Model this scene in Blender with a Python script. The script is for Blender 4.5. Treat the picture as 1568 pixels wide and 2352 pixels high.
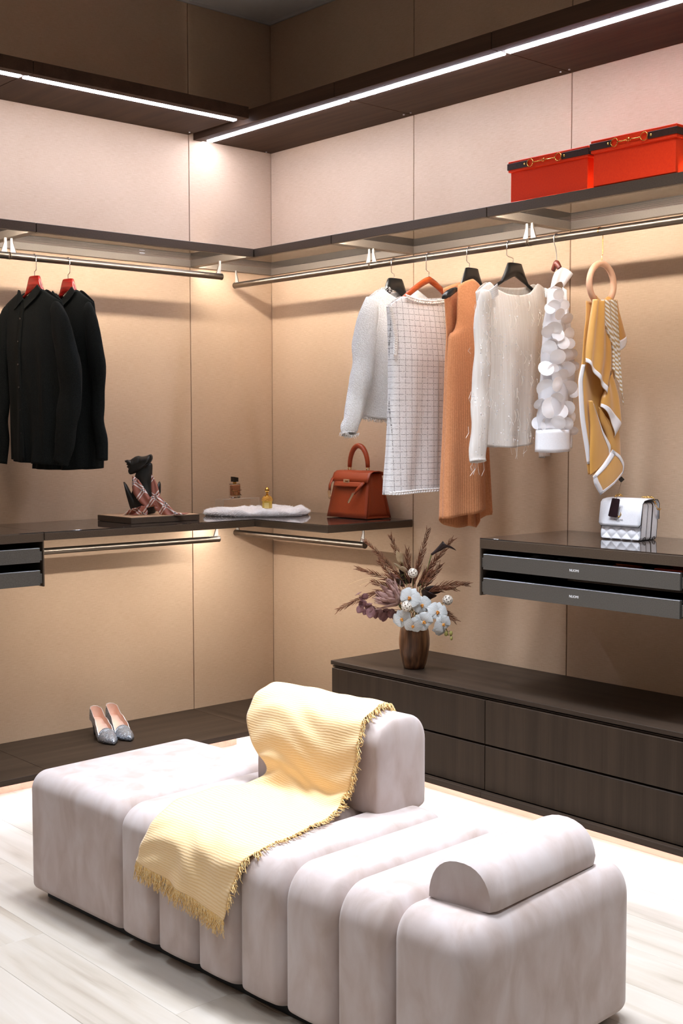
import bpy, bmesh, math, random
import numpy as np
from mathutils import Vector, Matrix, Quaternion

for o in list(bpy.data.objects):
    bpy.data.objects.remove(o)
SC = bpy.context.scene
COL = SC.collection
random.seed(7)
PI = math.pi

# ------------------------------------------------------------------ camera
F_PX, YAW, PITCH, ROLL = 2850.03, 0.844237551, 0.0654388695, -0.00208468349
_cy, _sy, _cp, _sp = math.cos(YAW), math.sin(YAW), math.cos(PITCH), math.sin(PITCH)
FW = Vector((_cy * _cp, _sy * _cp, -_sp))
_rt = Vector((_sy, -_cy, 0))
_up = _rt.cross(FW)
RT = math.cos(ROLL) * _rt + math.sin(ROLL) * _up
UP = -math.sin(ROLL) * _rt + math.cos(ROLL) * _up


def ray(x, y):
    return FW + RT * ((x - 784) / F_PX) - UP * ((y - 1176) / F_PX)


PLAT_Z = 0.10
CAM = Vector((0, 0, PLAT_Z)) - ray(629, 1594) * 6.0
cam_data = bpy.data.cameras.new('camera')
cam = bpy.data.objects.new('camera', cam_data)
COL.objects.link(cam)
cam_data.sensor_fit = 'VERTICAL'
cam_data.sensor_height = 36.0
cam_data.lens = 36.0 * F_PX / 2352.0
cam_data.clip_start = 0.05
m = Matrix((RT, UP, -FW)).transposed().to_4x4()
m.translation = CAM
cam.matrix_world = m
SC.camera = cam

# ------------------------------------------------------------------ world, exposure
W = bpy.data.worlds.new('world')
SC.world = W
W.use_nodes = True
W.node_tree.nodes['Background'].inputs[0].default_value = (1.0, 0.95, 0.9, 1)
W.node_tree.nodes['Background'].inputs[1].default_value = 0.05
SC.view_settings.view_transform = 'Standard'
SC.view_settings.look = 'None'
SC.view_settings.gamma = 1.0
SC.view_settings.use_curve_mapping = False
SC.view_settings.exposure = 0.42
LED_CANOPY = 64.0     # emission of the strips under the canopies
LED_SHELF = 98.0      # strips inside the upper shelf frame
LED_MID = 112.0         # strips under the waist-high shelves
LED_TOE = 40.0        # strips under the platform
DOWN_W = 17.0         # unseen ceiling downlights


# ------------------------------------------------------------------ pixel helpers
def on_plane(p0, n, x, y):
    d = ray(x, y)
    return CAM + d * ((Vector(p0) - CAM).dot(n) / d.dot(n))


def on(ax, val, x, y):
    d = ray(x, y)
    return CAM + d * ((val - CAM[ax]) / d[ax])


# ------------------------------------------------------------------ materials
def lin(c):
    c = c / 255.0
    return c / 12.92 if c <= 0.04045 else ((c + 0.055) / 1.055) ** 2.4


def rgb(r, g, b):
    return (lin(r), lin(g), lin(b), 1.0)


class NT:
    def __init__(self, name):
        self.m = bpy.data.materials.new(name)
        self.m.use_nodes = True
        self.t = self.m.node_tree
        self.b = self.t.nodes['Principled BSDF']
        self.out = self.t.nodes['Material Output']

    def n(self, kind, **kw):
        nd = self.t.nodes.new(kind)
        for k, v in kw.items():
            if hasattr(nd, k):
                setattr(nd, k, v)
            else:
                nd.inputs[k].default_value = v
        return nd

    def l(self, a, b):
        self.t.links.new(a, b)

    def set(self, **kw):
        for k, v in kw.items():
            self.b.inputs[k.replace('_', ' ')].default_value = v
        return self


def coords(t, kind='Object', scale=(1, 1, 1), rot=(0, 0, 0)):
    tc = t.n('ShaderNodeTexCoord')
    mp = t.n('ShaderNodeMapping')
    mp.inputs['Scale'].default_value = scale
    mp.inputs['Rotation'].default_value = rot
    t.l(tc.outputs[kind], mp.inputs[0])
    return mp.outputs[0]


def ramp(t, fac, stops):
    r = t.n('ShaderNodeValToRGB')
    e = r.color_ramp.elements
    while len(e) < len(stops):
        e.new(0.5)
    for i, (p, c) in enumerate(stops):
        e[i].position = p
        e[i].color = c
    t.l(fac, r.inputs[0])
    return r.outputs[0]


def bump(t, h, strength=0.3, dist=0.01):
    b = t.n('ShaderNodeBump')
    b.inputs['Strength'].default_value = strength
    b.inputs['Distance'].default_value = dist
    t.l(h, b.inputs['Height'])
    t.l(b.outputs[0], t.b.inputs['Normal'])


MATS = {}


def plain(name, col, rough=0.5, metal=0.0, spec=0.5, **kw):
    if name in MATS:
        return MATS[name]
    t = NT(name).set(Base_Color=col, Roughness=rough, Metallic=metal, Specular_IOR_Level=spec)
    for k, v in kw.items():
        t.b.inputs[k.replace('_', ' ')].default_value = v
    MATS[name] = t.m
    return t.m


def noisy(name, c1, c2, rough=0.5, scale=(10, 10, 10), metal=0.0, detail=4.0, bstr=0.0, bdist=0.002,
          coord='Object', lo=0.35, hi=0.65, sheen=0.0, spec=0.5):
    if name in MATS:
        return MATS[name]
    t = NT(name).set(Roughness=rough, Metallic=metal, Specular_IOR_Level=spec)
    v = coords(t, coord, scale)
    nz = t.n('ShaderNodeTexNoise')
    nz.inputs['Scale'].default_value = 1.0
    nz.inputs['Detail'].default_value = detail
    t.l(v, nz.inputs['Vector'])
    t.l(ramp(t, nz.outputs[0], [(lo, c1), (hi, c2)]), t.b.inputs['Base Color'])
    if sheen:
        t.b.inputs['Sheen Weight'].default_value = sheen
        t.b.inputs['Sheen Roughness'].default_value = 0.5
    if bstr:
        bump(t, nz.outputs[0], bstr, bdist)
    MATS[name] = t.m
    return t.m


def emit(name, col, strength):
    if name in MATS:
        return MATS[name]
    t = NT(name)
    e = t.n('ShaderNodeEmission')
    e.inputs[0].default_value = col
    e.inputs[1].default_value = strength
    t.l(e.outputs[0], t.out.inputs[0])
    MATS[name] = t.m
    return t.m


def linen():
    t = NT('linen_wall').set(Roughness=0.85, Specular_IOR_Level=0.2)
    v1 = coords(t, 'Object', (30, 30, 520))
    v2 = coords(t, 'Object', (520, 520, 60))
    v3 = coords(t, 'Object', (3, 3, 3))
    outs = []
    for v in (v1, v2):
        nz = t.n('ShaderNodeTexNoise')
        nz.inputs['Scale'].default_value = 1.0
        nz.inputs['Detail'].default_value = 3.0
        t.l(v, nz.inputs['Vector'])
        outs.append(nz.outputs[0])
    nz = t.n('ShaderNodeTexNoise')
    nz.inputs['Scale'].default_value = 1.0
    t.l(v3, nz.inputs['Vector'])
    a0 = t.n('ShaderNodeMath', operation='MULTIPLY')
    t.l(outs[1], a0.inputs[0])
    a0.inputs[1].default_value = 0.6
    a = t.n('ShaderNodeMath', operation='ADD')
    t.l(outs[0], a.inputs[0])
    t.l(a0.outputs[0], a.inputs[1])
    h = t.n('ShaderNodeMath', operation='MULTIPLY')
    t.l(a.outputs[0], h.inputs[0])
    h.inputs[1].default_value = 0.5
    mx = t.n('ShaderNodeMath', operation='MULTIPLY_ADD')
    t.l(nz.outputs[0], mx.inputs[0])
    mx.inputs[1].default_value = 0.25
    t.l(h.outputs[0], mx.inputs[2])
    c = ramp(t, mx.outputs[0], [(0.22, rgb(180, 150, 122)), (0.85, rgb(214, 187, 161))])
    t.l(c, t.b.inputs['Base Color'])
    bump(t, h.outputs[0], 0.25, 0.002)
    return t.m


def wood(name, c1, c2, axis='Y', rough=0.45, k=1.0, spec=0.35):
    t = NT(name).set(Roughness=rough, Specular_IOR_Level=spec)
    s = {'X': (1.2, 26, 26), 'Y': (26, 1.2, 26), 'Z': (26, 26, 1.2)}[axis]
    v = coords(t, 'Object', tuple(q * k for q in s))
    nz = t.n('ShaderNodeTexNoise')
    nz.inputs['Scale'].default_value = 1.0
    nz.inputs['Detail'].default_value = 6.0
    nz.inputs['Distortion'].default_value = 0.4
    t.l(v, nz.inputs['Vector'])
    s2 = {'X': (4, 210, 210), 'Y': (210, 4, 210), 'Z': (210, 210, 4)}[axis]
    v2 = coords(t, 'Object', s2)
    n2 = t.n('ShaderNodeTexNoise')
    n2.inputs['Scale'].default_value = 1.0
    n2.inputs['Detail'].default_value = 2.0
    t.l(v2, n2.inputs['Vector'])
    a = t.n('ShaderNodeMath', operation='MULTIPLY_ADD')
    t.l(n2.outputs[0], a.inputs[0])
    a.inputs[1].default_value = 0.4
    t.l(nz.outputs[0], a.inputs[2])
    t.l(ramp(t, a.outputs[0], [(0.5, c1), (0.9, c2)]), t.b.inputs['Base Color'])
    bump(t, n2.outputs[0], 0.12, 0.001)
    return t.m


def plank_mat():
    t = NT('pale_oak_floor').set(Roughness=0.42, Specular_IOR_Level=0.4)
    oi = t.n('ShaderNodeObjectInfo')
    tc = t.n('ShaderNodeTexCoord')
    ad = t.n('ShaderNodeVectorMath', operation='MULTIPLY_ADD')
    t.l(oi.outputs['Random'], ad.inputs[0])
    ad.inputs[1].default_value = (40, 40, 40)
    t.l(tc.outputs['Object'], ad.inputs[2])
    mp = t.n('ShaderNodeMapping')
    mp.inputs['Scale'].default_value = (16, 1.3, 1)
    t.l(ad.outputs[0], mp.inputs[0])
    nz = t.n('ShaderNodeTexNoise')
    nz.inputs['Scale'].default_value = 1.0
    nz.inputs['Detail'].default_value = 6.0
    nz.inputs['Distortion'].default_value = 0.8
    t.l(mp.outputs[0], nz.inputs['Vector'])
    a = t.n('ShaderNodeMath', operation='MULTIPLY_ADD')
    t.l(oi.outputs['Random'], a.inputs[0])
    a.inputs[1].default_value = 0.16
    t.l(nz.outputs[0], a.inputs[2])
    t.l(ramp(t, a.outputs[0], [(0.36, rgb(154, 140, 124)), (0.52, rgb(178, 166, 151)), (0.75, rgb(190, 180, 168))]),
        t.b.inputs['Base Color'])
    return t.m


def velvet():
    t = NT('pale_velvet').set(Roughness=0.8, Specular_IOR_Level=0.15)
    t.b.inputs['Sheen Weight'].default_value = 0.3
    t.b.inputs['Sheen Roughness'].default_value = 0.45
    v = coords(t, 'Object', (15, 15, 7))
    nz = t.n('ShaderNodeTexNoise')
    nz.inputs['Scale'].default_value = 1.0
    nz.inputs['Detail'].default_value = 5.0
    nz.inputs['Distortion'].default_value = 0.5
    t.l(v, nz.inputs['Vector'])
    t.l(ramp(t, nz.outputs[0], [(0.32, rgb(178, 160, 150)), (0.5, rgb(190, 174, 167)), (0.68, rgb(198, 185, 180))]),
        t.b.inputs['Base Color'])
    v2 = coords(t, 'Object', (500, 500, 500))
    n2 = t.n('ShaderNodeTexNoise')
    n2.inputs['Scale'].default_value = 1.0
    t.l(v2, n2.inputs['Vector'])
    bump(t, n2.outputs[0], 0.08, 0.001)
    return t.m


M_LINEN = linen()
M_DARKWOOD_Z = wood('dark_oak_upright', rgb(48, 37, 28), rgb(62, 49, 38), 'Z', spec=0.2)
M_DARKWOOD_Y = wood('dark_oak_y', rgb(46, 36, 28), rgb(66, 53, 43), 'Y', spec=0.2)
M_DARKWOOD_X = wood('dark_oak_x', rgb(46, 36, 28), rgb(66, 53, 43), 'X', spec=0.2)
M_CANOPY = wood('dark_walnut_canopy', rgb(56, 40, 30), rgb(70, 51, 38), 'Y', rough=0.7, spec=0.12)
M_BRONZE = noisy('bronze_anodised', rgb(82, 68, 56), rgb(92, 78, 64), rough=0.45, scale=(300, 300, 300), metal=0.35)
M_GUNMETAL = noisy('gunmetal_paint', rgb(84, 80, 74), rgb(98, 94, 88), rough=0.5, scale=(400, 400, 400), metal=0.3)
M_ROD = plain('brushed_bronze_rod', rgb(112, 102, 92), 0.36, 1.0)
M_STEEL = plain('pale_steel', rgb(205, 203, 200), 0.35, 1.0)
M_CHROME = plain('chrome', rgb(225, 225, 228), 0.08, 1.0)
M_ALU = plain('satin_aluminium', rgb(200, 202, 206), 0.3, 0.9)
M_GOLD = plain('polished_gold', rgb(226, 182, 96), 0.18, 1.0)
M_TOPGLASS = plain('brown_glass_top', rgb(58, 48, 42), 0.025, 0.0, 0.9, IOR=1.8)
M_BLACK = plain('matt_black', rgb(20, 20, 20), 0.6)
M_VELVET = velvet()
M_PLANK = plank_mat()
M_PLINTH = wood('rose_plinth', rgb(168, 124, 104), rgb(186, 142, 122), 'Y', rough=0.5)
M_CEIL = noisy('ceiling_paint', rgb(232, 229, 227), rgb(238, 235, 233), rough=0.9, scale=(5, 5, 5))
M_PAINT = noisy('white_wall_paint', rgb(214, 206, 198), rgb(220, 212, 204), rough=0.9, scale=(4, 4, 4))
M_LED_C = emit('led_cool', (0.72, 0.78, 1.0, 1), LED_CANOPY)
M_LED_S = emit('led_shelf', (1.0, 0.93, 0.84, 1), LED_SHELF)
M_LED_M = emit('led_mid', (1.0, 0.94, 0.87, 1), LED_MID)
M_LED_T = emit('led_toe', (0.95, 0.95, 1.0, 1), LED_TOE)


def clear_glass(name, tint=(1, 1, 1, 1), ior=1.45, alpha_like=0.9):
    t = NT(name)
    tr = t.n('ShaderNodeBsdfTransparent')
    tr.inputs[0].default_value = tint
    gl = t.n('ShaderNodeBsdfGlossy')
    gl.inputs['Roughness'].default_value = 0.02
    fr = t.n('ShaderNodeFresnel')
    fr.inputs['IOR'].default_value = ior
    mx = t.n('ShaderNodeMixShader')
    t.l(fr.outputs[0], mx.inputs[0])
    t.l(tr.outputs[0], mx.inputs[1])
    t.l(gl.outputs[0], mx.inputs[2])
    t.l(mx.outputs[0], t.out.inputs[0])
    return t.m


M_SHELFGLASS = clear_glass('smoked_shelf_glass', (0.86, 0.82, 0.78, 1), 1.5)


def wmat(o):
    return (wmat(o.parent) if o.parent else Matrix.Identity(4)) @ o.matrix_basis


# ------------------------------------------------------------------ mesh builder
class MB:
    def __init__(self):
        self.v = []
        self.f = []
        self.uv = {}

    def add(self, vs, fs, uvs=None):
        o = len(self.v)
        self.v += [Vector(q) for q in vs]
        for i, f in enumerate(fs):
            self.f.append([q + o for q in f])
        if uvs:
            for i, q in enumerate(uvs):
                self.uv[o + i] = q
        return self

    def box(self, x0, x1, y0, y1, z0, z1):
        if x0 > x1: x0, x1 = x1, x0
        if y0 > y1: y0, y1 = y1, y0
        if z0 > z1: z0, z1 = z1, z0
        return self.add([(x0, y0, z0), (x1, y0, z0), (x1, y1, z0), (x0, y1, z0),
                         (x0, y0, z1), (x1, y0, z1), (x1, y1, z1), (x0, y1, z1)],
                        [(0, 3, 2, 1), (4, 5, 6, 7), (0, 1, 5, 4), (1, 2, 6, 5), (2, 3, 7, 6), (3, 0, 4, 7)])

    def bbox(self, x0, x1, y0, y1, z0, z1, b=0.002):
        """box with chamfered edges"""
        if x0 > x1: x0, x1 = x1, x0
        if y0 > y1: y0, y1 = y1, y0
        if z0 > z1: z0, z1 = z1, z0
        c = ((x0 + x1) / 2, (y0 + y1) / 2, (z0 + z1) / 2)
        h = ((x1 - x0) / 2, (y1 - y0) / 2, (z1 - z0) / 2)
        b = min(b, h[0] * .9, h[1] * .9, h[2] * .9)
        vs, idx = [], {}
        for sx in (-1, 1):
            for sy in (-1, 1):
                for sz in (-1, 1):
                    for a in range(3):
                        d = [h[0] - b, h[1] - b, h[2] - b]
                        d[a] = h[a]
                        idx[(sx, sy, sz, a)] = len(vs)
                        vs.append((c[0] + sx * d[0], c[1] + sy * d[1], c[2] + sz * d[2]))
        fs = []
        I = idx
        for s in (-1, 1):
            q = [I[(s, -1, -1, 0)], I[(s, 1, -1, 0)], I[(s, 1, 1, 0)], I[(s, -1, 1, 0)]]
            fs.append(q if s > 0 else q[::-1])
            q = [I[(-1, s, -1, 1)], I[(-1, s, 1, 1)], I[(1, s, 1, 1)], I[(1, s, -1, 1)]]
            fs.append(q if s > 0 else q[::-1])
            q = [I[(-1, -1, s, 2)], I[(1, -1, s, 2)], I[(1, 1, s, 2)], I[(-1, 1, s, 2)]]
            fs.append(q if s > 0 else q[::-1])
        for s in (-1, 1):
            for u in (-1, 1):
                fs.append([I[(s, u, -1, 0)], I[(s, u, 1, 0)], I[(s, u, 1, 1)], I[(s, u, -1, 1)]])
                fs.append([I[(s, -1, u, 0)], I[(s, 1, u, 0)], I[(s, 1, u, 2)], I[(s, -1, u, 2)]])
                fs.append([I[(-1, s, u, 1)], I[(1, s, u, 1)], I[(1, s, u, 2)], I[(-1, s, u, 2)]])
                for w in (-1, 1):
                    fs.append([I[(s, u, w, 0)], I[(s, u, w, 1)], I[(s, u, w, 2)]])
        # dedupe corner triangles (each added once per s,u,w)
        seen, out = set(), []
        for f in fs:
            k = tuple(sorted(f))
            if k not in seen:
                seen.add(k)
                out.append(f)
        return self.add(vs, out)

    def tube(self, pts, r, n=8, caps=True, flat=1.0, up=None):
        """tube along pts; r number or list; flat squashes the second axis"""
        pts = [Vector(p) for p in pts]
        rs = r if isinstance(r, (list, tuple)) else [r] * len(pts)
        rings = []
        t0 = (pts[1] - pts[0]).normalized()
        ref = Vector(up) if up is not None else (Vector((0, 0, 1)) if abs(t0.z) < 0.9 else Vector((1, 0, 0)))
        a = t0.cross(ref).normalized()
        for i, p in enumerate(pts):
            if i == 0:
                t = pts[1] - pts[0]
            elif i == len(pts) - 1:
                t = pts[-1] - pts[-2]
            else:
                t = pts[i + 1] - pts[i - 1]
            t.normalize()
            a = (a - t * a.dot(t))
            if a.length < 1e-6:
                a = t.orthogonal()
            a.normalize()
            b = t.cross(a)
            rings.append([p + (a * math.cos(2 * PI * k / n) + b * math.sin(2 * PI * k / n) * flat) * rs[i] for k in range(n)])
        vs = [q for rg in rings for q in rg]
        fs = []
        for i in range(len(rings) - 1):
            for k in range(n):
                fs.append((i * n + k, i * n + (k + 1) % n, (i + 1) * n + (k + 1) % n, (i + 1) * n + k))
        if caps:
            fs.append(tuple(range(n))[::-1])
            fs.append(tuple((len(rings) - 1) * n + k for k in range(n)))
        return self.add(vs, fs)

    def lathe(self, c, prof, n=24, sx=1.0, sy=1.0):
        c = Vector(c)
        vs, fs = [], []
        for (r, z) in prof:
            for k in range(n):
                a = 2 * PI * k / n
                vs.append(c + Vector((r * math.cos(a) * sx, r * math.sin(a) * sy, z)))
        for i in range(len(prof) - 1):
            for k in range(n):
                fs.append((i * n + k, i * n + (k + 1) % n, (i + 1) * n + (k + 1) % n, (i + 1) * n + k))
        fs.append(tuple(range(n))[::-1])
        fs.append(tuple((len(prof) - 1) * n + k for k in range(n)))
        return self.add(vs, fs)

    def prism(self, pts, d):
        """pts: planar loop of 3-D points, extruded by vector d"""
        n = len(pts)
        pts = [Vector(p) for p in pts]
        d = Vector(d)
        vs = pts + [p + d for p in pts]
        fs = [tuple(range(n))[::-1], tuple(range(n, 2 * n))]
        fs += [(k, (k + 1) % n, n + (k + 1) % n, n + k) for k in range(n)]
        return self.add(vs, fs)

    def grid(self, P, close_u=False, uvs=None):
        """P: rows of equal length of points"""
        R, N = len(P), len(P[0])
        vs = [q for row in P for q in row]
        fs = []
        for i in range(R - 1):
            for k in range(N if close_u else N - 1):
                k2 = (k + 1) % N
                fs.append((i * N + k, i * N + k2, (i + 1) * N + k2, (i + 1) * N + k))
        return self.add(vs, fs, [q for row in uvs for q in row] if uvs else None)

    def sphere(self, c, r, n=10, m=6, scale=(1, 1, 1)):
        c = Vector(c)
        vs, fs = [], []
        for i in range(m + 1):
            th = PI * i / m
            for k in range(n):
                a = 2 * PI * k / n
                vs.append(c + Vector((r * scale[0] * math.sin(th) * math.cos(a), r * scale[1] * math.sin(th) * math.sin(a), r * scale[2] * math.cos(th))))
        for i in range(m):
            for k in range(n):
                fs.append((i * n + k, (i + 1) * n + k, (i + 1) * n + (k + 1) % n, i * n + (k + 1) % n))
        return self.add(vs, fs)

    def xf(self, M, start=0):
        for i in range(start, len(self.v)):
            self.v[i] = M @ self.v[i]
        return self

    def build(self, name, mat, parent=None, smooth=False, angle=None, solid=0.0, subsurf=0):
        inv = wmat(parent).inverted() if parent is not None else Matrix.Identity(4)
        me = bpy.data.meshes.new(name)
        me.from_pydata([tuple(inv @ q) for q in self.v], [], self.f)
        me.validate()
        bm = bmesh.new()
        bm.from_mesh(me)
        bmesh.ops.remove_doubles(bm, verts=bm.verts, dist=1e-6) if not self.uv else None
        bmesh.ops.recalc_face_normals(bm, faces=bm.faces)
        if self.uv:
            lay = bm.loops.layers.uv.new('UVMap')
            for f in bm.faces:
                for lp in f.loops:
                    lp[lay].uv = self.uv.get(lp.vert.index, (0, 0))
        bm.to_mesh(me)
        bm.free()
        if smooth or angle:
            me.polygons.foreach_set('use_smooth', [True] * len(me.polygons))
            if angle:
                me.set_sharp_from_angle(angle=math.radians(angle))
        me.materials.append(mat)
        o = bpy.data.objects.new(name, me)
        COL.objects.link(o)
        if parent is not None:
            o.parent = parent
        if solid:
            md = o.modifiers.new('thickness', 'SOLIDIFY')
            md.thickness = solid
            md.offset = 0
        if subsurf:
            md = o.modifiers.new('smooth', 'SUBSURF')
            md.levels = subsurf
            md.render_levels = subsurf
        return o


def tag(o, label, cat, group=None):
    o['label'] = label
    o['category'] = cat
    if group:
        o['group'] = group
    return o


def thing(name, label, cat, loc=(0, 0, 0), group=None, rot=None):
    o = bpy.data.objects.new(name, None)
    COL.objects.link(o)
    o.empty_display_size = 0.05
    o.location = loc
    if rot is not None:
        o.rotation_euler = (0, 0, rot)
    return tag(o, label, cat, group)


def struct(o):
    o['kind'] = 'structure'
    return o


def share(src, name, parent, loc=(0, 0, 0)):
    """another part with the same mesh"""
    o = bpy.data.objects.new(name, src.data)
    COL.objects.link(o)
    o.parent = parent
    o.location = loc
    return o


def text_mesh(body, size, name, mat, parent, M, depth=0.0004, align='CENTER'):
    cu = bpy.data.curves.new(name, 'FONT')
    cu.body = body
    cu.size = size
    cu.align_x = align
    cu.align_y = 'CENTER'
    cu.extrude = depth
    to = bpy.data.objects.new(name + '_src', cu)
    COL.objects.link(to)
    dg = bpy.context.evaluated_depsgraph_get()
    me = bpy.data.meshes.new_from_object(to.evaluated_get(dg))
    bpy.data.objects.remove(to)
    inv = wmat(parent).inverted()
    me.transform(inv @ M)
    me.materials.clear()
    me.materials.append(mat)
    o = bpy.data.objects.new(name, me)
    COL.objects.link(o)
    o.parent = parent
    return o


def frame(origin, xa, ya):
    """matrix whose columns are xa, ya, xa x ya"""
    xa = Vector(xa).normalized()
    ya = Vector(ya).normalized()
    za = xa.cross(ya)
    M = Matrix((xa, ya, za)).transposed().to_4x4()
    M.translation = Vector(origin)
    return M


# ================================================================== SETTING
CEIL_Z = 3.268
XF, YF = -6.6, -7.6          # far corners of the room behind the camera

# floor: slab plus planks running along the right wall
fl = struct(MB().box(XF, 0, YF, 0, -0.05, -0.0085).build('floor', M_PLANK))
PW, PL = 0.186, 1.22
plank_meshes = {}


def plank(x0, x1, y0, y1):
    key = (round(x1 - x0, 4), round(y1 - y0, 4))
    cx, cy = (x0 + x1) / 2, (y0 + y1) / 2
    if key not in plank_meshes:
        hx, hy = (x1 - x0) / 2 - 0.0002, (y1 - y0) / 2 - 0.0002
        o = MB().bbox(-hx, hx, -hy, hy, -0.008, 0, 0.0007).build('plank', M_PLANK, fl)
        plank_meshes[key] = o
    else:
        o = share(plank_meshes[key], 'plank', fl)
    o.location = (cx, cy, 0)


i = 0
x = -0.43 + PW
while x > -4.4:
    off = [1.632 - 1.22, 0.2, 0.85, 0.55, 1.05][i % 5]
    y = 0.0
    first = True
    while y > -5.2:
        ln = off if first else PL
        first = False
        plank(max(x - PW, -4.5), x if x < 0 else 0, max(y - ln, -5.3), y)
        y -= ln
    x -= PW
    i += 1
struct_fl2 = MB().box(XF, -4.42, YF, 0, -0.0085, 0).box(-4.42, 0, YF, -5.25, -0.0085, 0).build('floor_run', M_PLANK, fl)

# walls: recessed backing plus linen panels
def wall_panels(wall, axis, cuts):
    for a, b in zip(cuts[:-1], cuts[1:]):
        g = 0.0022
        if axis == 'x':
            MB().bbox(b + g, a - g, 0.0, 0.012, 0, CEIL_Z - 0.012, 0.001).build('panel', M_LINEN, wall)
        else:
            MB().bbox(0.0, 0.012, b + g, a - g, 0, CEIL_Z - 0.012, 0.001).build('panel', M_LINEN, wall)


wl = struct(MB().box(XF, 0.1, 0.012, 0.1, -0.05, CEIL_Z).build('wall_left', M_LINEN))
wall_panels(wl, 'x', [0.002, -0.466, -1.686, -2.906, -4.126, -5.346, XF])
wr = struct(MB().box(0.012, 0.1, YF, 0.012, -0.05, CEIL_Z).build('wall_right', M_LINEN))
wall_panels(wr, 'y', [0.002, -0.948, -1.762, -2.98, -4.2, -5.42, -6.64, YF])
struct(MB().box(XF - 0.1, XF, YF, 0.1, -0.05, CEIL_Z).build('wall_side', M_PAINT))
struct(MB().box(XF - 0.1, 0.1, YF - 0.1, YF, -0.05, CEIL_Z).build('wall_rear', M_PAINT))
struct(MB().box(XF - 0.1, 0.1, YF - 0.1, 0.1, CEIL_Z, CEIL_Z + 0.1).build('ceiling', M_CEIL))
struct(MB().box(XF, 0, -0.01, 0.0, CEIL_Z - 0.012, CEIL_Z).box(-0.01, 0, YF, -0.01, CEIL_Z - 0.012, CEIL_Z)
       .build('trim_1', plain('ceiling_bead', rgb(205, 200, 196), 0.7)))


# unseen ceiling downlights: overhead light inferred, their number, spots and powers assumed
def downlight(x, y, watts, label, lamp_name, spread=110):
    t = thing('ceiling_downlight', label, 'downlight', (x, y, CEIL_Z), 'assumed recessed ceiling downlights')
    ring = MB()
    ring.lathe((x, y, CEIL_Z), [(0.315, 0.0), (0.315, -0.012), (0.30, -0.014), (0.295, 0.0)], 24)
    ring.build('trim_ring', plain('white_metal', rgb(235, 235, 235), 0.5), t, angle=40)
    ld = bpy.data.lights.new(lamp_name, 'AREA')
    ld.shape = 'DISK'
    ld.size = 0.56
    ld.energy = watts
    ld.color = (0.80, 0.88, 1.0)
    ld.spread = math.radians(spread)
    lo = bpy.data.objects.new(lamp_name, ld)
    COL.objects.link(lo)
    lo.parent = t
    lo.location = (0, 0, -0.02)
    return t


PANEL_SPOTS = ('over the daybed end by the shoes', 'over the bolster end of the daybed', 'over the near end of the low chest', 'over bare floor beside the daybed', 'over bare floor in front of the daybed', 'over the bare floor by the side wall', 'over the open shop floor')
LAMP_NAMES = ('ceiling_lamp_daybed_far_offscreen', 'ceiling_lamp_daybed_near_offscreen', 'ceiling_lamp_chest_offscreen', 'ceiling_lamp_floor_left_offscreen',
              'ceiling_lamp_floor_front_offscreen', 'ceiling_lamp_side_wall_offscreen', 'ceiling_lamp_shop_floor_offscreen')
for ((x, y, k, sp), where, lamp) in zip(((-1.5, -1.8, 1.1, 90), (-1.35, -2.75, 1.3, 90), (-0.95, -3.7, 0.9, 110), (-2.9, -1.5, 0.4, 90), (-3.2, -3.4, 0.4, 90), (-4.4, -2.4, 0.5, 90), (-3.4, -5.4, 0.6, 110)), PANEL_SPOTS, LAMP_NAMES):
    downlight(x, y, DOWN_W * k, 'assumed round white recessed ceiling panel light ' + where, lamp, sp)

# ================================================================== CANOPY SHELVES WITH LIGHT STRIPS
def screw(mb, x, y, z):
    mb.lathe((x, y, z), [(0.004, 0.0), (0.004, -0.003), (0.001, -0.0035)], 8)


CT, CB = 2.722, 2.674
GAP = 0.0015
def canopy_left(x1, x0, led1, led0, label):
    t = thing('canopy_shelf', label, 'shelf', (x1, 0, CB), 'dark canopy shelves under the ceiling')
    MB().bbox(x0 + GAP, x1 - GAP, -0.40, -0.002, CB + 0.010, CT, 0.001).build('board', M_CANOPY, t)
    MB().bbox(x0 + GAP, x1 - GAP, -0.442, -0.4005, CB, CT, 0.001).build('front_rail', M_CANOPY, t)
    MB().box(led0, led1, -0.374, -0.350, CB + 0.003, CB + 0.0098).build('led_strip', M_LED_C, t)
    for xx in (x0 + 0.03, x1 - 0.03):
        s = MB()
        screw(s, xx, -0.05, CB + 0.0099)
        s.build('screw', M_STEEL, t)
def canopy_right(y1, y0, led1, led0, label):
    t = thing('canopy_shelf', label, 'shelf', (0, y1, CB), 'dark canopy shelves under the ceiling')
    MB().bbox(-0.40, -0.002, y0 + GAP, y1 - GAP, CB - 0.006, CT, 0.001).build('board', M_CANOPY, t)
    MB().bbox(-0.444, -0.4005, y0 + GAP, y1 - GAP, CB - 0.010, CT, 0.001).build('front_rail', M_CANOPY, t)
    MB().box(-0.388, -0.364, led0, led1, CB - 0.0127, CB - 0.0062).build('led_strip', M_LED_C, t)
    for yy in (y0 + 0.02, y1 - 0.02):
        s = MB()
        screw(s, -0.045, yy, CB - 0.0061)
        s.build('screw', M_STEEL, t)


canopy_right(-0.002, -0.955, -0.03, -0.956, 'dark wood canopy shelf with white light strip filling the wall corner')
canopy_right(-0.955, -1.765, -0.976, -1.760, 'dark wood canopy shelf with light strip above the bare shelf left of red boxes')
canopy_right(-1.765, -2.575, -1.780, -2.56, 'dark wood canopy shelf with light strip above the two red boxes')
canopy_left(-0.466, -1.455, -0.48, -1.452, 'dark wood canopy shelf with light strip above the two black shirts')
canopy_left(-1.455, -2.45, -1.468, -2.43, 'dark wood canopy shelf cut off by the edge beyond the black shirts')

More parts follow.
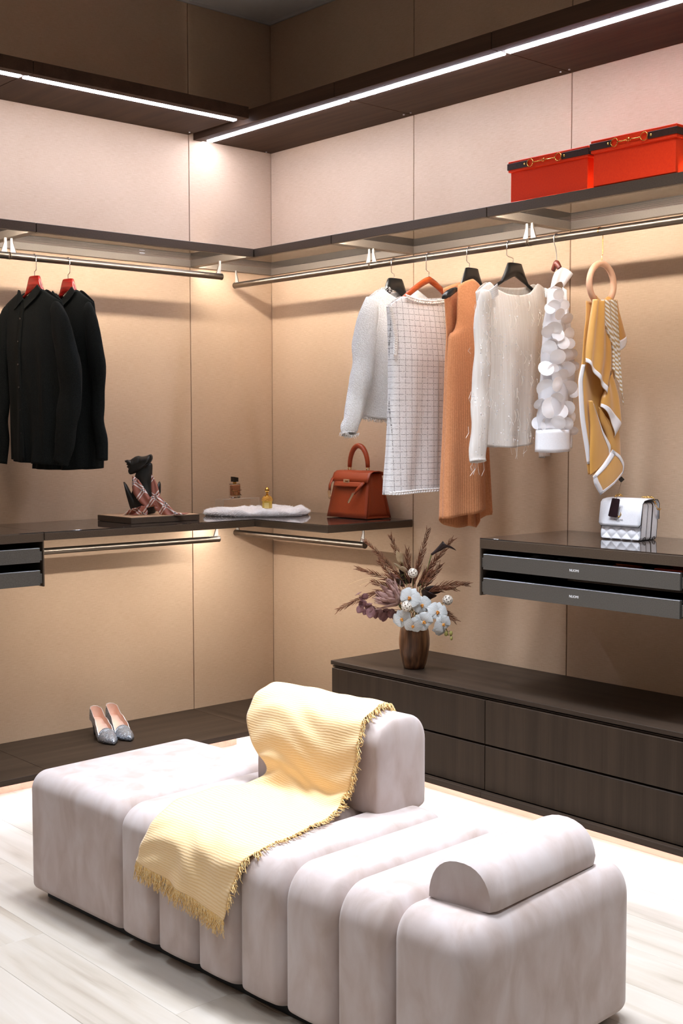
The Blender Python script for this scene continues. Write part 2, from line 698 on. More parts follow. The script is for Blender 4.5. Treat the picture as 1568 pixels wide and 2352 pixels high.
# ================================================================== UPPER GLASS SHELVES IN METAL FRAMES
SB, ST = 2.100, 2.134
SD = 0.457
BRK = []
def shelf_frame(t, a1, a0, left):
    """frame between a1 and a0 (along x for left wall, along y for the right), depth SD"""
    def bx(u0, u1, d0, d1, z0, z1, name, mat, bev=0.001):
        if left:
            return MB().bbox(u0, u1, -d1, -d0, z0, z1, bev).build(name, mat, t)
        return MB().bbox(-d1, -d0, u0, u1, z0, z1, bev).build(name, mat, t)
    u0, u1 = a0 + GAP, a1 - GAP
    bx(u0, u1, SD - 0.018, SD, SB, ST, 'front_bar', M_BRONZE)
    bx(u0, u1, 0.002, 0.02, SB, ST - 0.004, 'back_bar', M_STEELPAINT)
    bx(u0, u0 + 0.018, 0.0205, SD - 0.0185, SB, ST - 0.004, 'side_bar', M_STEELPAINT)
    bx(u1 - 0.018, u1, 0.0205, SD - 0.0185, SB, ST - 0.004, 'side_bar', M_STEELPAINT)
    bx(u0 + 0.001, u1 - 0.001, 0.003, SD - 0.0185, ST - 0.0038, ST + 0.002, 'glass_pane', M_SHELFGLASS, 0.0005)
    # light strip on the inner face of the front bar
    bx(u0 + 0.03, u1 - 0.03, SD - 0.0225, SD - 0.0182, SB + 0.006, SB + 0.018, 'led_strip', M_LED_S, 0.0002)


M_STEELPAINT = noisy('bronze_grey_bar', rgb(120, 108, 96), rgb(128, 116, 104), rough=0.5, scale=(300, 300, 300), metal=0.2)
for (a1, a0, lab) in ((-0.002, -0.95, 'smoked glass shelf in bronze frame filling the corner beside white jacket'),
                      (-0.95, -1.76, 'smoked glass shelf in bronze frame above the white dress and sequinned top'),
                      (-1.76, -2.575, 'smoked glass shelf in bronze frame carrying the two red boxes')):
    t = thing('glass_shelf', lab, 'shelf', (0, a1, SB), 'framed glass shelves above the rails')
    shelf_frame(t, a1, a0, False)
for (a1, a0, lab) in ((-0.458, -1.463, 'smoked glass shelf in bronze frame above the two black shirts'),
                      (-1.463, -2.46, 'smoked glass shelf in bronze frame beyond the black shirts')):
    t = thing('glass_shelf', lab, 'shelf', (a1, 0, SB), 'framed glass shelves above the rails')
    shelf_frame(t, a1, a0, True)


# ================================================================== HANGING RAILS
def bracket(mb, p_rod, top_z, ax, sg, th=0.003):
    """flared hanging plate in the plane of the rod; straight at the joint, widening along the rod (direction sg)"""
    x, y, z = p_rod
    zt, zb = top_z, z + 0.0115
    zm = zt - 0.016
    prof_ = [(0, zb), (0.0235 * sg, zb), (0.011 * sg, zm), (0.010 * sg, zt), (0, zt)]
    if ax == 1:
        mb.prism([(x - th / 2, y + a_, q) for a_, q in prof_], (th, 0, 0))
    else:
        mb.prism([(x + a_, y - th / 2, q) for a_, q in prof_], (0, th, 0))


ROD_R = 0.0135
def rail(a1, a0, left, z, top_z, d, label, group):
    t = thing('hanging_rail', label, 'clothes rail', ((a1 + a0) / 2, -d, z) if left else (-d, (a1 + a0) / 2, z), group)
    if left:
        P = lambda a: (a, -d, z)
    else:
        P = lambda a: (-d, a, z)
    MB().tube([P(a0 + 0.001), P(a1 - 0.001)], ROD_R, 20).build('rod', M_ROD, t, angle=40)
    for a, sg in ((a1 - 0.005, -1), (a0 + 0.005, 1)):
        b = MB()
        bracket(b, P(a), top_z, 0 if left else 1, sg)
        br = b.build('bracket', M_BRKT, t)
        q = Vector(P(a))
        e1 = Vector((sg * 0.0235, 0, 0)) if left else Vector((0, sg * 0.0235, 0))
        e2 = e1 * (0.010 / 0.0235)
        MB().tube([q + e1 + Vector((0, 0, 0.0115)), q + e2 + Vector((0, 0, top_z - q.z - 0.016)), q + e2 + Vector((0, 0, top_z - q.z - 0.0005))], 0.0022, 6).build('bracket_edge', M_BRONZE, br)
    for a in (a1, a0):
        sg = 0.004 if a == a1 else -0.004
        q = [Vector(P(a - sg)), Vector(P(a))]
        MB().tube(q, ROD_R + 0.0007, 20).build('end_cap', M_BRONZE, t, angle=40)
    return t


M_BRKT = plain('pale_bracket', rgb(176, 172, 168), 0.45, 0.4)
RZ = 2.033
RD = 0.25
rail(-0.045, -0.957, False, RZ, SB - 0.0005, RD, 'brushed metal hanging rail holding the white tweed jacket hook end', 'upper hanging rails')
rail(-0.961, -1.775, False, RZ, SB - 0.0005, RD, 'brushed metal hanging rail between the jacket and the petal blouse', 'upper hanging rails')
rail(-1.779, -2.56, False, RZ, SB - 0.0005, RD, 'brushed metal hanging rail holding the petal blouse and silk scarf', 'upper hanging rails')
rail(-0.488, -1.478, True, RZ, SB - 0.0005, 0.27, 'brushed metal hanging rail holding the two black shirts', 'upper hanging rails')
rail(-1.483, -2.44, True, RZ, SB - 0.0005, 0.27, 'brushed metal hanging rail beyond the black shirts', 'upper hanging rails')

# ================================================================== WAIST-HIGH SHELVES
MT, MBOT = 0.996, 0.964
def mid_shelf(x0, x1, y0, y1, left, label):
    t = thing('display_shelf', label, 'shelf', ((x0 + x1) / 2, (y0 + y1) / 2, MBOT), 'waist-high display shelves')
    MB().bbox(x0, x1, y0, y1, MBOT, MT - 0.0042, 0.001).build('board', M_BRONZE, t)
    MB().bbox(x0 + 0.0005, x1 - 0.0005, y0 + 0.0005, y1 - 0.0005, MT - 0.004, MT, 0.0002).build('glass_top', M_TOPGLASS, t)
    if left:
        MB().box(x0 + 0.03, x1 - 0.03, y0 + 0.04, y0 + 0.052, MBOT - 0.0009, MBOT - 0.0002).build('led_strip', M_LED_M, t)
    else:
        MB().box(x0 + 0.04, x0 + 0.052, y0 + 0.03, y1 - 0.03, MBOT - 0.0009, MBOT - 0.0002).build('led_strip', M_LED_M, t)
    return t


mid_shelf(-1.462, -0.479, -0.478, -0.003, True, 'brown glass display shelf carrying the black bust, on the left wall')
mid_shelf(-0.477, -0.003, -0.948, -0.003, False, 'brown glass corner display shelf carrying the orange handbag and fur mat')
rail(-0.50, -1.462, True, 0.899, MBOT - 0.0005, 0.25, 'low metal hanging rail under the bust shelf', 'lower hanging rails')
rail(-0.03, -0.915, False, 0.899, MBOT - 0.0005, 0.245, 'low metal hanging rail under the handbag shelf', 'lower hanging rails')


# ================================================================== DRAWER UNITS
def drawer_unit(left, a1, a0, zt, zb, depth, label, open_out):
    loc = ((a1 + a0) / 2, -depth / 2, zb) if left else (-depth / 2, (a1 + a0) / 2, zb)
    t = thing('drawer_unit', label, 'drawers', loc, 'wall-hung two-drawer units')
    def bx(u0, u1, d0, d1, z0, z1, name, mat, par=t, bev=0.0008):
        if left:
            return MB().bbox(u0, u1, -d1, -d0, z0, z1, bev).build(name, mat, par)
        return MB().bbox(-d1, -d0, u0, u1, z0, z1, bev).build(name, mat, par)
    u0, u1 = a0, a1
    bx(u0, u1, 0.003, depth, zt - 0.036, zt - 0.0042, 'top_board', M_BRONZE)
    bx(u0 + .0005, u1 - .0005, 0.0035, depth - .0005, zt - 0.004, zt, 'glass_top', M_TOPGLASS, t, 0.0002)
    bx(u0, u0 + 0.006, 0.003, depth, zb, zt - 0.0362, 'side_panel', M_BRONZE)
    bx(u1 - 0.006, u1, 0.003, depth, zb, zt - 0.0362, 'side_panel', M_BRONZE)
    bx(u0 + 0.0065, u1 - 0.0065, 0.003, 0.012, zb, zt - 0.0362, 'back_panel', M_BRONZE)
    for k, (z1, z0) in enumerate(((zb + 0.143, zb + 0.092), (zb + 0.06, zb + 0.006))):
        fr = bx(u0 + 0.018, u1 - 0.02, depth - 0.012 + open_out, depth + 0.004 + open_out, z0, z1, 'drawer', M_GUNMETAL)
        bx(u0 + 0.018, u1 - 0.02, depth - 0.012 + open_out, depth + 0.0045 + open_out, z1 + 0.0002, z1 + 0.0024, 'edge_trim', M_ALU, fr)
        bx(u0 + 0.02, u1 - 0.022, 0.03, depth - 0.0125 + open_out, z0 + 0.002, z0 + 0.010, 'tray', M_BLACK, fr)
        for a in (u0 + 0.02, u1 - 0.026):
            bx(a, a + 0.004, 0.03, depth - 0.0125 + open_out, z0 + 0.0105, z1 - 0.004, 'drawer_side', M_GUNMETAL, fr)
        for a in (u0 + 0.0065, u1 - 0.0175):
            bx(a, a + 0.010, 0.05, depth - 0.004, z0 + 0.006, z1 - 0.012, 'runner', M_GUNMETAL, t)
        bx(u0 + 0.06, u1 - 0.06, depth - 0.14, depth - 0.125, z0 - 0.012, z0 + 0.0015, 'stiffener', M_GUNMETAL, fr)
        # maker's name
        c = (u0 + u1) / 2 - 0.0
        if left:
            Mx = frame((c, -depth - 0.0042 - open_out, (z0 + z1) / 2 + 0.002), (1, 0, 0), (0, 0, 1))
        else:
            Mx = frame((-depth - 0.0042 - open_out, c, (z0 + z1) / 2 + 0.002), (0, -1, 0), (0, 0, 1))
        text_mesh('NUOMI', 0.0115, 'lettering', plain('white_print', rgb(235, 235, 235), 0.6), fr, Mx)
    return t


drawer_unit(False, -1.763, -2.585, 0.998, 0.798, 0.487, 'gunmetal two-drawer unit under the white quilted handbag', 0.0)
drawer_unit(True, -1.4635, -2.285, 0.996, 0.792, 0.474, 'gunmetal two-drawer unit beside the bust shelf', 0.0)

# ================================================================== LOW CHEST ON THE RIGHT PLATFORM
ch = thing('low_chest', 'long low dark oak chest of drawers carrying the vase', 'chest', (-0.22, -2.2, PLAT_Z))
CH0, CH1 = -3.40, -0.935
MB().bbox(-0.452, -0.003, CH0, CH1, 0.4345, 0.4505, 0.001).build('top_board', M_DARKWOOD_Y, ch)
MB().bbox(-0.44, -0.004, CH0 + 0.003, CH1 - 0.012, PLAT_Z + 0.0015, 0.425, 0.001).build('carcase', M_DARKWOOD_Z, ch)
MB().bbox(-0.447, -0.004, CH0 + 0.002, CH1 - 0.006, 0.4255, 0.4305, 0.0005).build('top_lip', M_DARKWOOD_Y, ch)
MB().bbox(-0.425, -0.004, CH0 + 0.004, CH1 - 0.02, 0.4307, 0.4343, 0.0003).build('recess_rail', M_DARKWOOD_Y, ch)
cuts = [CH1 - 0.012, -1.765, -2.585, CH0 + 0.003]
for a, b in zip(cuts[:-1], cuts[1:]):
    for z0, z1 in ((PLAT_Z + 0.004, 0.2585), (0.2685, 0.4235)):
        dr = MB().bbox(-0.4575, -0.4405, b + 0.0018, a - 0.0018, z0, z1, 0.001).build('drawer', M_DARKWOOD_Z, ch)
        MB().prism([(-0.4575, b + 0.0018, z1 + 0.0002), (-0.4405, b + 0.0018, z1 + 0.0002), (-0.4405, b + 0.0018, z1 + 0.005), (-0.4535, b + 0.0018, z1 + 0.003)],
                   (0, a - b - 0.0036, 0)).build('finger_lip', M_DARKWOOD_Y, dr) if z1 < 0.3 else None

# ================================================================== PLATFORMS
def platform(x0, x1, y0, y1, label, left, seams):
    t = thing('platform', label, 'platform', ((x0 + x1) / 2, (y0 + y1) / 2, 0), 'floating platforms along the walls')
    m = M_DARKWOOD_X if left else M_DARKWOOD_Y
    for a, b in zip(seams[:-1], seams[1:]):
        if left:
            MB().bbox(b + 0.0006, a - 0.0006, y0, y1, PLAT_Z - 0.022, PLAT_Z, 0.0008).build('board', m, t)
        else:
            MB().bbox(x0, x1, b + 0.0006, a - 0.0006, PLAT_Z - 0.022, PLAT_Z, 0.0008).build('board', m, t)
    if left:
        MB().box(x0, x1, y0 + 0.17, y1, 0.0005, PLAT_Z - 0.0222).build('plinth', M_PLINTH, t)
        MB().box(x0 + 0.01, x1 - 0.02, y0 + 0.06, y0 + 0.075, PLAT_Z - 0.027, PLAT_Z - 0.0222).build('led_strip', M_LED_T, t)
    else:
        MB().box(x0 + 0.145, x1, y0, y1, 0.0005, PLAT_Z - 0.0222).build('plinth', M_PLINTH, t)
        MB().box(x0 + 0.05, x0 + 0.065, y0 + 0.01, y1 - 0.02, PLAT_Z - 0.027, PLAT_Z - 0.0222).build('led_strip', M_LED_T, t)


platform(-0.4785, -0.003, -3.42, -0.003, 'dark oak platform lit from below under the low chest', False, [-0.003, -0.945, -1.765, -2.585, -3.42])
platform(-4.0, -0.4795, -0.51, -0.003, 'dark oak platform lit from below under the silver shoes', True, [-0.4795, -1.474, -2.46, -3.46, -4.0])

# ================================================================== DAYBED
TH = math.radians(-87.0)
OE = Vector((math.cos(TH), math.sin(TH), 0))       # along its length, towards the shop
OWD = Vector((-OE.y, OE.x, 0))                     # across, towards the right wall
OA = on(2, 0.02, 66, 2044)
OA.z = 0.0


def OL(s, w, z):
    return OA + OE * s + OWD * w + Vector((0, 0, z))


def rbox(s0, s1, w0, w1, z0, z1, rs, rw, rz_t, rz_b, n=10, crown=0.0, side_crown=0.0):
    """soft box in daybed axes, radii per axis, crowned top"""
    def lin_(a, b, r0, r1, n):
        v = []
        for i in range(n + 1):
            v.append(a + (1 - math.cos(i / n * PI / 2)) * r0 if False else a + r0 * i / n)
        for i in range(1, 5):
            v.append(a + r0 + (b - a - r0 - r1) * i / 4)
        for i in range(1, n + 1):
            v.append(b - r1 + r1 * i / n)
        return v
    S = lin_(s0, s1, rs, rs, 6)
    Wv = lin_(w0, w1, rw, rw, 6)
    Zv = lin_(z0, z1, rz_b, rz_t, 6)
    mb = MB()

    def soft(s, w, z):
        cs = min(max(s, s0 + rs), s1 - rs)
        cw = min(max(w, w0 + rw), w1 - rw)
        cz = min(max(z, z0 + rz_b), z1 - rz_t)
        rz = rz_t if z > cz else rz_b
        d = Vector(((s - cs) / rs, (w - cw) / rw, (z - cz) / rz))
        mx = max(abs(d.x), abs(d.y), abs(d.z))
        if mx > 1e-6 and d.length > 1e-6:
            d = d * (mx / d.length)
        p = [cs + d.x * rs, cw + d.y * rw, cz + d.z * rz]
        u = 2 * (p[0] - (s0 + s1) / 2) / (s1 - s0)
        if crown:
            k = max(0, (p[2] - z0) / (z1 - z0))
            p[2] += crown * (1 - u * u) * k ** 4
        if side_crown:
            kw = 2 * (p[1] - (w0 + w1) / 2) / (w1 - w0)
            p[1] += side_crown * (1 - u * u) * (abs(kw) ** 5) * (1 if kw > 0 else -1)
        return OL(*p)
    mb.grid([[soft(s, w, z1) for s in S] for w in Wv])
    mb.grid([[soft(s, w, z0) for s in S] for w in Wv])
    mb.grid([[soft(s, w0, z) for s in S] for z in Zv])
    mb.grid([[soft(s, w1, z) for s in S] for z in Zv])
    mb.grid([[soft(s0, w, z) for w in Wv] for z in Zv])
    mb.grid([[soft(s1, w, z) for w in Wv] for z in Zv])
    return mb


bed = thing('daybed', 'pale velvet channelled daybed with a block backrest', 'daybed', OL(0.83, 0.3, 0), rot=TH)
OW, OH = 0.60, 0.378
MB().add([OL(s, w, z) for z in (0.001, 0.035) for s, w in ((0.04, 0.04), (1.62, 0.04), (1.62, 0.56), (0.04, 0.56))],
         [(0, 3, 2, 1), (4, 5, 6, 7), (0, 1, 5, 4), (1, 2, 6, 5), (2, 3, 7, 6), (3, 0, 4, 7)]).build('base', M_BLACK, bed)
cuts = [0.0, 0.464, 0.626, 0.792, 0.955, 1.116, 1.285, 1.452, 1.675]
for i, (a, b) in enumerate(zip(cuts[:-1], cuts[1:])):
    if i == 0:
        mb = rbox(a, b + 0.004, 0, OW, 0.02, OH, 0.035, 0.05, 0.055, 0.03, crown=0.004)
    elif i == 7:
        mb = rbox(a - 0.004, b, 0, OW, 0.02, OH - 0.004, 0.045, 0.06, 0.075, 0.03, crown=0.005, side_crown=0.004)
    else:
        mb = rbox(a - 0.004, b + 0.004, 0, OW, 0.02, OH - 0.004, 0.035, 0.075, 0.085 if i > 1 else 0.06, 0.03, crown=0.008, side_crown=0.007)
    mb.build('seat_section', M_VELVET, bed, smooth=True)
rbox(0.535, 1.035, 0.418, 0.606, 0.36, 0.622, 0.02, 0.075, 0.075, 0.02, crown=0.0).build('backrest', M_VELVET, bed, smooth=True)

# head bolster: half-round cushion lying on the daybed
bol = thing('bolster_cushion', 'half-round pale velvet bolster lying on the daybed end', 'cushion', OL(1.53, 0.33, 0.39), rot=TH)
mb = MB()
NB, NS = 24, 26
Bz = 0.381
def bol_pt(k, t):
    # k: 0..1 around the D profile, t: 0..1 along the axis
    L = 0.405
    e = 1.0
    if t < 0.08:
        e = 0.90 + 0.10 * math.sqrt(max(0, 1 - ((0.08 - t) / 0.08) ** 2))
    elif t > 0.92:
        e = 0.90 + 0.10 * math.sqrt(max(0, 1 - ((t - 0.92) / 0.08) ** 2))
    if k < 0.7:
        a = PI * (k / 0.7)
        cs, sn = math.cos(a), math.sin(a)
        s = -0.085 * math.copysign(abs(cs) ** 0.85, cs) * e
        z = 0.100 * (abs(sn) ** 0.9) * e
    else:
        q = (k - 0.7) / 0.3
        s = 0.085 * (1 - 2 * q) * e
        z = -0.006 * math.sin(PI * q)
    s0 = 1.556 + 0.045 * (t - 0.5) * -0.4
    return OL(s0 + s, 0.098 + L * t + s * 0.12, Bz + z)
rows = [[bol_pt(k / NB, t / NS) for k in range(NB)] for t in range(NS + 1)]
mb.grid(rows, close_u=True)
for row in (rows[0], rows[-1]):
    c = sum(row, Vector()) / NB
    mb.grid([row, [c + (p - c) * 0.5 for p in row], [c + (p - c) * 0.02 for p in row]], close_u=True)
    mb.add([c + (p - c) * 0.02 for p in row], [tuple(range(NB))])
mb.build('cover', M_VELVET, bol, angle=50)


# ================================================================== MUSLIN THROW
def muslin():
    t = NT('mustard_muslin').set(Roughness=0.9, Specular_IOR_Level=0.1)
    t.b.inputs['Sheen Weight'].default_value = 0.25
    v = coords(t, 'UV', (1, 1, 1))
    w = t.n('ShaderNodeTexWave', wave_type='BANDS', bands_direction='Y')
    w.inputs['Scale'].default_value = 30.0
    w.inputs['Distortion'].default_value = 2.2
    w.inputs['Detail'].default_value = 3.0
    w.inputs['Detail Scale'].default_value = 2.0
    t.l(v, w.inputs['Vector'])
    v2 = coords(t, 'UV', (60, 220, 1))
    nz = t.n('ShaderNodeTexNoise')
    nz.inputs['Scale'].default_value = 1.0
    t.l(v2, nz.inputs['Vector'])
    a = t.n('ShaderNodeMath', operation='MULTIPLY_ADD')
    t.l(nz.outputs[0], a.inputs[0])
    a.inputs[1].default_value = 0.5
    t.l(w.outputs[1], a.inputs[2])
    t.l(ramp(t, a.outputs[0], [(0.1, rgb(230, 190, 132)), (0.9, rgb(240, 208, 160))]), t.b.inputs['Base Color'])
    bump(t, a.outputs[0], 0.16, 0.003)
    return t.m


M_MUSLIN = muslin()
M_FRINGE = noisy('mustard_fringe', rgb(226, 178, 104), rgb(240, 212, 158), rough=0.9, scale=(200, 200, 200))
thr = thing('throw_blanket', 'mustard crinkled muslin throw with fringed edges over the daybed', 'blanket', OL(0.78, 0.2, 0.39), rot=TH)
# rows from the top of the backrest to the front hem: (left s,w,z) (right s,w,z)
rowsc = [((0.520, 0.585, 0.615), (0.905, 0.602, 0.605)),
         ((0.523, 0.545, 0.634), (0.930, 0.560, 0.634)),
         ((0.530, 0.480, 0.637), (0.955, 0.490, 0.640)),
         ((0.538, 0.420, 0.612), (0.972, 0.422, 0.622)),
         ((0.540, 0.396, 0.560), (0.978, 0.400, 0.570)),
         ((0.568, 0.390, 0.500), (0.975, 0.395, 0.510)),
         ((0.600, 0.395, 0.450), (0.962, 0.385, 0.450)),
         ((0.640, 0.392, 0.412), (0.945, 0.372, 0.412)),
         ((0.600, 0.350, 0.390), (0.955, 0.330, 0.390)),
         ((0.560, 0.270, 0.390), (0.985, 0.240, 0.390)),
         ((0.570, 0.150, 0.390), (1.010, 0.130, 0.388)),
         ((0.605, 0.045, 0.380), (1.005, 0.040, 0.377)),
         ((0.612, -0.008, 0.345), (0.985, -0.006, 0.350)),
         ((0.600, -0.022, 0.300), (0.965, -0.022, 0.280)),
         ((0.588, -0.026, 0.262), (0.940, -0.026, 0.205))]
def cat(P, t):
    n = len(P) - 1
    i = min(int(t * n), n - 1)
    f = t * n - i
    p0, p1, p2, p3 = P[max(i - 1, 0)], P[i], P[i + 1], P[min(i + 2, n)]
    return 0.5 * ((2 * p1) + (p2 - p0) * f + (2 * p0 - 5 * p1 + 4 * p2 - p3) * f * f + (3 * p1 - p0 - 3 * p2 + p3) * f ** 3)
LP = [Vector(a) for a, b in rowsc]
RP = [Vector(b) for a, b in rowsc]
NR, NC = 150, 60
P, UVs = [], []
for i in range(NR + 1):
    tv = i / NR
    a, b = cat(LP, tv), cat(RP, tv)
    row, ur = [], []
    for k in range(NC + 1):
        u = k / NC
        p = a.lerp(b, u)
        # bridging fold where the cloth leaves the backrest
        g = math.exp(-((tv - 0.47) / 0.07) ** 2) * math.exp(-((u - 0.05) / 0.30) ** 2)
        p = p + Vector((0.0, -0.02, 0.03)) * g
        bulge = math.exp(-((tv - 0.36) / 0.12) ** 2) * (1 - abs(u - 0.5))
        p = p + Vector((0, -0.020, 0.006)) * bulge
        q = 0.0016 * math.sin(23 * u + 9 * tv) + 0.0014 * math.sin(11 * u - 31 * tv) + 0.0022 * math.sin(70 * tv + 4 * math.sin(6 * u))
        if tv > 0.8:
            q += 0.004 * math.sin(15 * u) * (tv - 0.8) / 0.2
        nrm = Vector((0, -0.6, 0.8)) if tv < 0.78 else Vector((0, -1, 0.1))
        p = p + nrm * q
        row.append(OL(*p))
        ur.append((u * 0.42, tv * 1.3))
    P.append(row)
    UVs.append(ur)
MB().grid(P, uvs=UVs).build('cloth', M_MUSLIN, thr, smooth=True, solid=0.003)
fr = MB()
def strand(p, d, side, ln):
    pts = [p]
    for j in range(1, 4):
        pts.append(p + d * (ln * j / 3) + side * (0.006 * math.sin(j * 1.3 + random.random() * 6)) + Vector((0, 0, -0.004 * j * j / 9)))
    fr.tube(pts, [0.0013, 0.0012, 0.001, 0.0006], 4, caps=False)
for k in range(420):          # front hem
    u = random.random()
    p = P[NR][min(int(u * NC), NC - 1)].lerp(P[NR][min(int(u * NC) + 1, NC)], (u * NC) % 1)
    strand(p, (Vector((0, 0, -1)) + OE * random.uniform(-.35, .35) - OWD * random.uniform(0, .25)).normalized(), OE, random.uniform(0.022, 0.046))
for k in range(420):          # right edge
    i = random.randrange(0, NR - 4)
    p = P[i][NC]
    tv_ = i / NR
    if 0.47 < tv_ < 0.80:      # lying on the seat
        d = (OE * 1.0 - OWD * random.uniform(-.3, .5) + Vector((0, 0, random.uniform(0.12, 0.4)))).normalized()
        p = p + Vector((0, 0, 0.003))
    else:                      # hanging down the backrest and the front
        d = (OE * 1.0 - OWD * random.uniform(.1, .7) + Vector((0, 0, random.uniform(-.5, .2)))).normalized()
    strand(p, d, Vector((0, 0, 0.4)) if 0.47 < tv_ < 0.80 else Vector((0, 0, 1)), random.uniform(0.012, 0.03))
fo = fr.build('fringe', M_FRINGE, thr, smooth=True)
fo['kind'] = 'stuff'


# ================================================================== CLOTHES: helpers
class Plane:
    """vertical plane through p0 along horizontal direction u; pixels of the photograph give directions onto it"""
    def __init__(self, p0, u):
        self.p0 = Vector(p0)
        self.u = Vector(u).normalized()
        self.n = Vector((self.u.y, -self.u.x, 0))
        if self.n.dot(CAM - self.p0) < 0:
            self.n = -self.n

    def at(self, q, off=0.0):
        return on_plane(self.p0, self.n, q[0], q[1]) + self.n * off

    def w(self, q, hw):
        return (self.at((q[0] + hw, q[1])) - self.at(q)).length


def resample(pl, t):
    """point at fraction t of a pixel polyline (smooth)"""
    P = [Vector((a, b, 0)) for a, b in pl]
    if len(P) == 1:
        return P[0]
    L = [0.0]
    for a, b in zip(P[:-1], P[1:]):
        L.append(L[-1] + (b - a).length)
    if L[-1] == 0:
        return P[0]
    d = t * L[-1]
    for i in range(len(P) - 1):
        if d <= L[i + 1] or i == len(P) - 2:
            f = (d - L[i]) / max(L[i + 1] - L[i], 1e-9)
            p0, p1, p2, p3 = P[max(i - 1, 0)], P[i], P[i + 1], P[min(i + 2, len(P) - 1)]
            if len(P) < 3:
                return p1.lerp(p2, f)
            c = 0.5 * ((2 * p1) + (p2 - p0) * f + (2 * p0 - 5 * p1 + 4 * p2 - p3) * f * f + (3 * p1 - p0 - 3 * p2 + p3) * f ** 3)
            return c.lerp(p1.lerp(p2, f), 0.45)


def sheet(pl, top, right, bottom, left, nx, ny, off):
    """Coons patch between four pixel polylines, laid on plane pl with offset off(u, v)"""
    rows, uvs = [], []
    T = [resample(top, i / nx) for i in range(nx + 1)]
    B = [resample(bottom, i / nx) for i in range(nx + 1)]
    Lf = [resample(left, j / ny) for j in range(ny + 1)]
    Rt = [resample(right, j / ny) for j in range(ny + 1)]
    c00, c10, c01, c11 = T[0], T[-1], B[0], B[-1]
    for j in range(ny + 1):
        v = j / ny
        row, ur = [], []
        for i in range(nx + 1):
            u = i / nx
            p = (T[i] * (1 - v) + B[i] * v) + (Lf[j] * (1 - u) + Rt[j] * u) \
                - (c00 * (1 - u) * (1 - v) + c10 * u * (1 - v) + c01 * (1 - u) * v + c11 * u * v)
            q = pl.at((p.x, p.y))
            ur.append(((q - pl.p0).dot(pl.u), q.z))
            row.append(q + pl.n * off(u, v))
        rows.append(row)
        uvs.append(ur)
    return rows, uvs


def prof(u, p=0.5):
    return max(0.0, 1 - (2 * u - 1) ** 2) ** p


def tk(v):
    return 0.25 + 0.75 * min(1.0, v * 3.2) ** 0.7


def garment_body(name, mat, parent, pl, top, right, bottom, left, th=0.045, fold=None, nx=40, ny=50,
                 back=None, solid=0.0015, base=0.0, front_only=False):
    """front and back sheets joined at the sides; back = (top,right,bottom,left) when it differs"""
    fold = fold or (lambda u, v: 0.0)
    mb = MB()
    r, uv = sheet(pl, top, right, bottom, left, nx, ny, lambda u, v: base + th * prof(u) * tk(v) + fold(u, v) * prof(u, 0.3))
    mb.grid(r, uvs=uv)
    if not front_only:
        b = back or (top, right, bottom, left)
        r, uv = sheet(pl, b[0], b[1], b[2], b[3], nx, ny, lambda u, v: base - th * prof(u) * tk(v) + 0.6 * fold(1 - u, v) * prof(u, 0.3))
        mb.grid(r, uvs=uv)
    return mb.build(name, mat, parent, smooth=True, solid=solid)


def sleeve(name, mat, parent, pl, path, off, flat=0.5, n=20, wrinkle=0.003, steps=5, solid=0.0015):
    pts, rs = [], []
    m = len(path) - 1
    for i in range(m * steps + 1):
        t = i / (m * steps)
        k = min(int(t * m), m - 1)
        f = t * m - k
        q = resample([(a, b) for a, b, h in path], t) if False else None
        P0, P1, P2, P3 = [path[min(max(k + d, 0), m)] for d in (-1, 0, 1, 2)]
        c = [0.5 * ((2 * P1[a]) + (P2[a] - P0[a]) * f + (2 * P0[a] - 5 * P1[a] + 4 * P2[a] - P3[a]) * f * f + (3 * P1[a] - P0[a] - 3 * P2[a] + P3[a]) * f ** 3) for a in range(3)]
        o = off(t) if callable(off) else off
        pts.append(pl.at((c[0], c[1]), o + wrinkle * math.sin(t * 19)))
        rs.append(pl.w((c[0], c[1]), c[2]) * (1 + 0.04 * math.sin(t * 31)))
    mb = MB()
    mb.tube(pts, rs, n, caps=False, flat=flat, up=pl.n)
    # ripple along the length
    for i in range(len(pts)):
        for k in range(n):
            idx = i * n + k
            d = mb.v[idx] - pts[i]
            mb.v[idx] = pts[i] + d * (1 + 0.05 * math.sin(k * 2.2 + i * 0.55))
        for k in range(n):
            q = mb.v[i * n + k]
            mb.uv[i * n + k] = ((q - pl.p0).dot(pl.u), q.z)
    return mb.build(name, mat, parent, smooth=True, solid=solid)


def hook(parent, c, u, zbody, mat, r=0.0016, jog=-0.0155, du=0.0):
    """hanger hook over a rail at c (axis through c, hook plane along u); it rises on the jog side and curls over the rail"""
    c = Vector(c)
    u = Vector(u).normalized()
    z = Vector((0, 0, 1))
    R = ROD_R + r + 0.0003
    sg = 1 if jog > 0 else -1
    h = zbody - c.z
    pts = [c + u * du + z * (h - 0.006), c + u * du + z * (h + 0.014)]
    if abs(jog) > 0.01:
        pts += [c + u * (du * 0.3 + sg * R * 0.7) + z * (h + 0.017), c + u * (sg * R) + z * (h + 0.022), c + u * (sg * R) + z * -0.01]
    else:
        pts += [c + u * jog + z * -0.036, c + u * (sg * R * 0.7) + z * -0.024, c + u * (sg * R) + z * -0.012]
    for k in range(0, 15):
        a = PI - PI * 1.12 * k / 14
        pts.append(c + u * (-sg * R * math.cos(a)) + z * (R * math.sin(a)))
    return MB().tube(pts, r, 8).build('hook', mat, parent, angle=60)


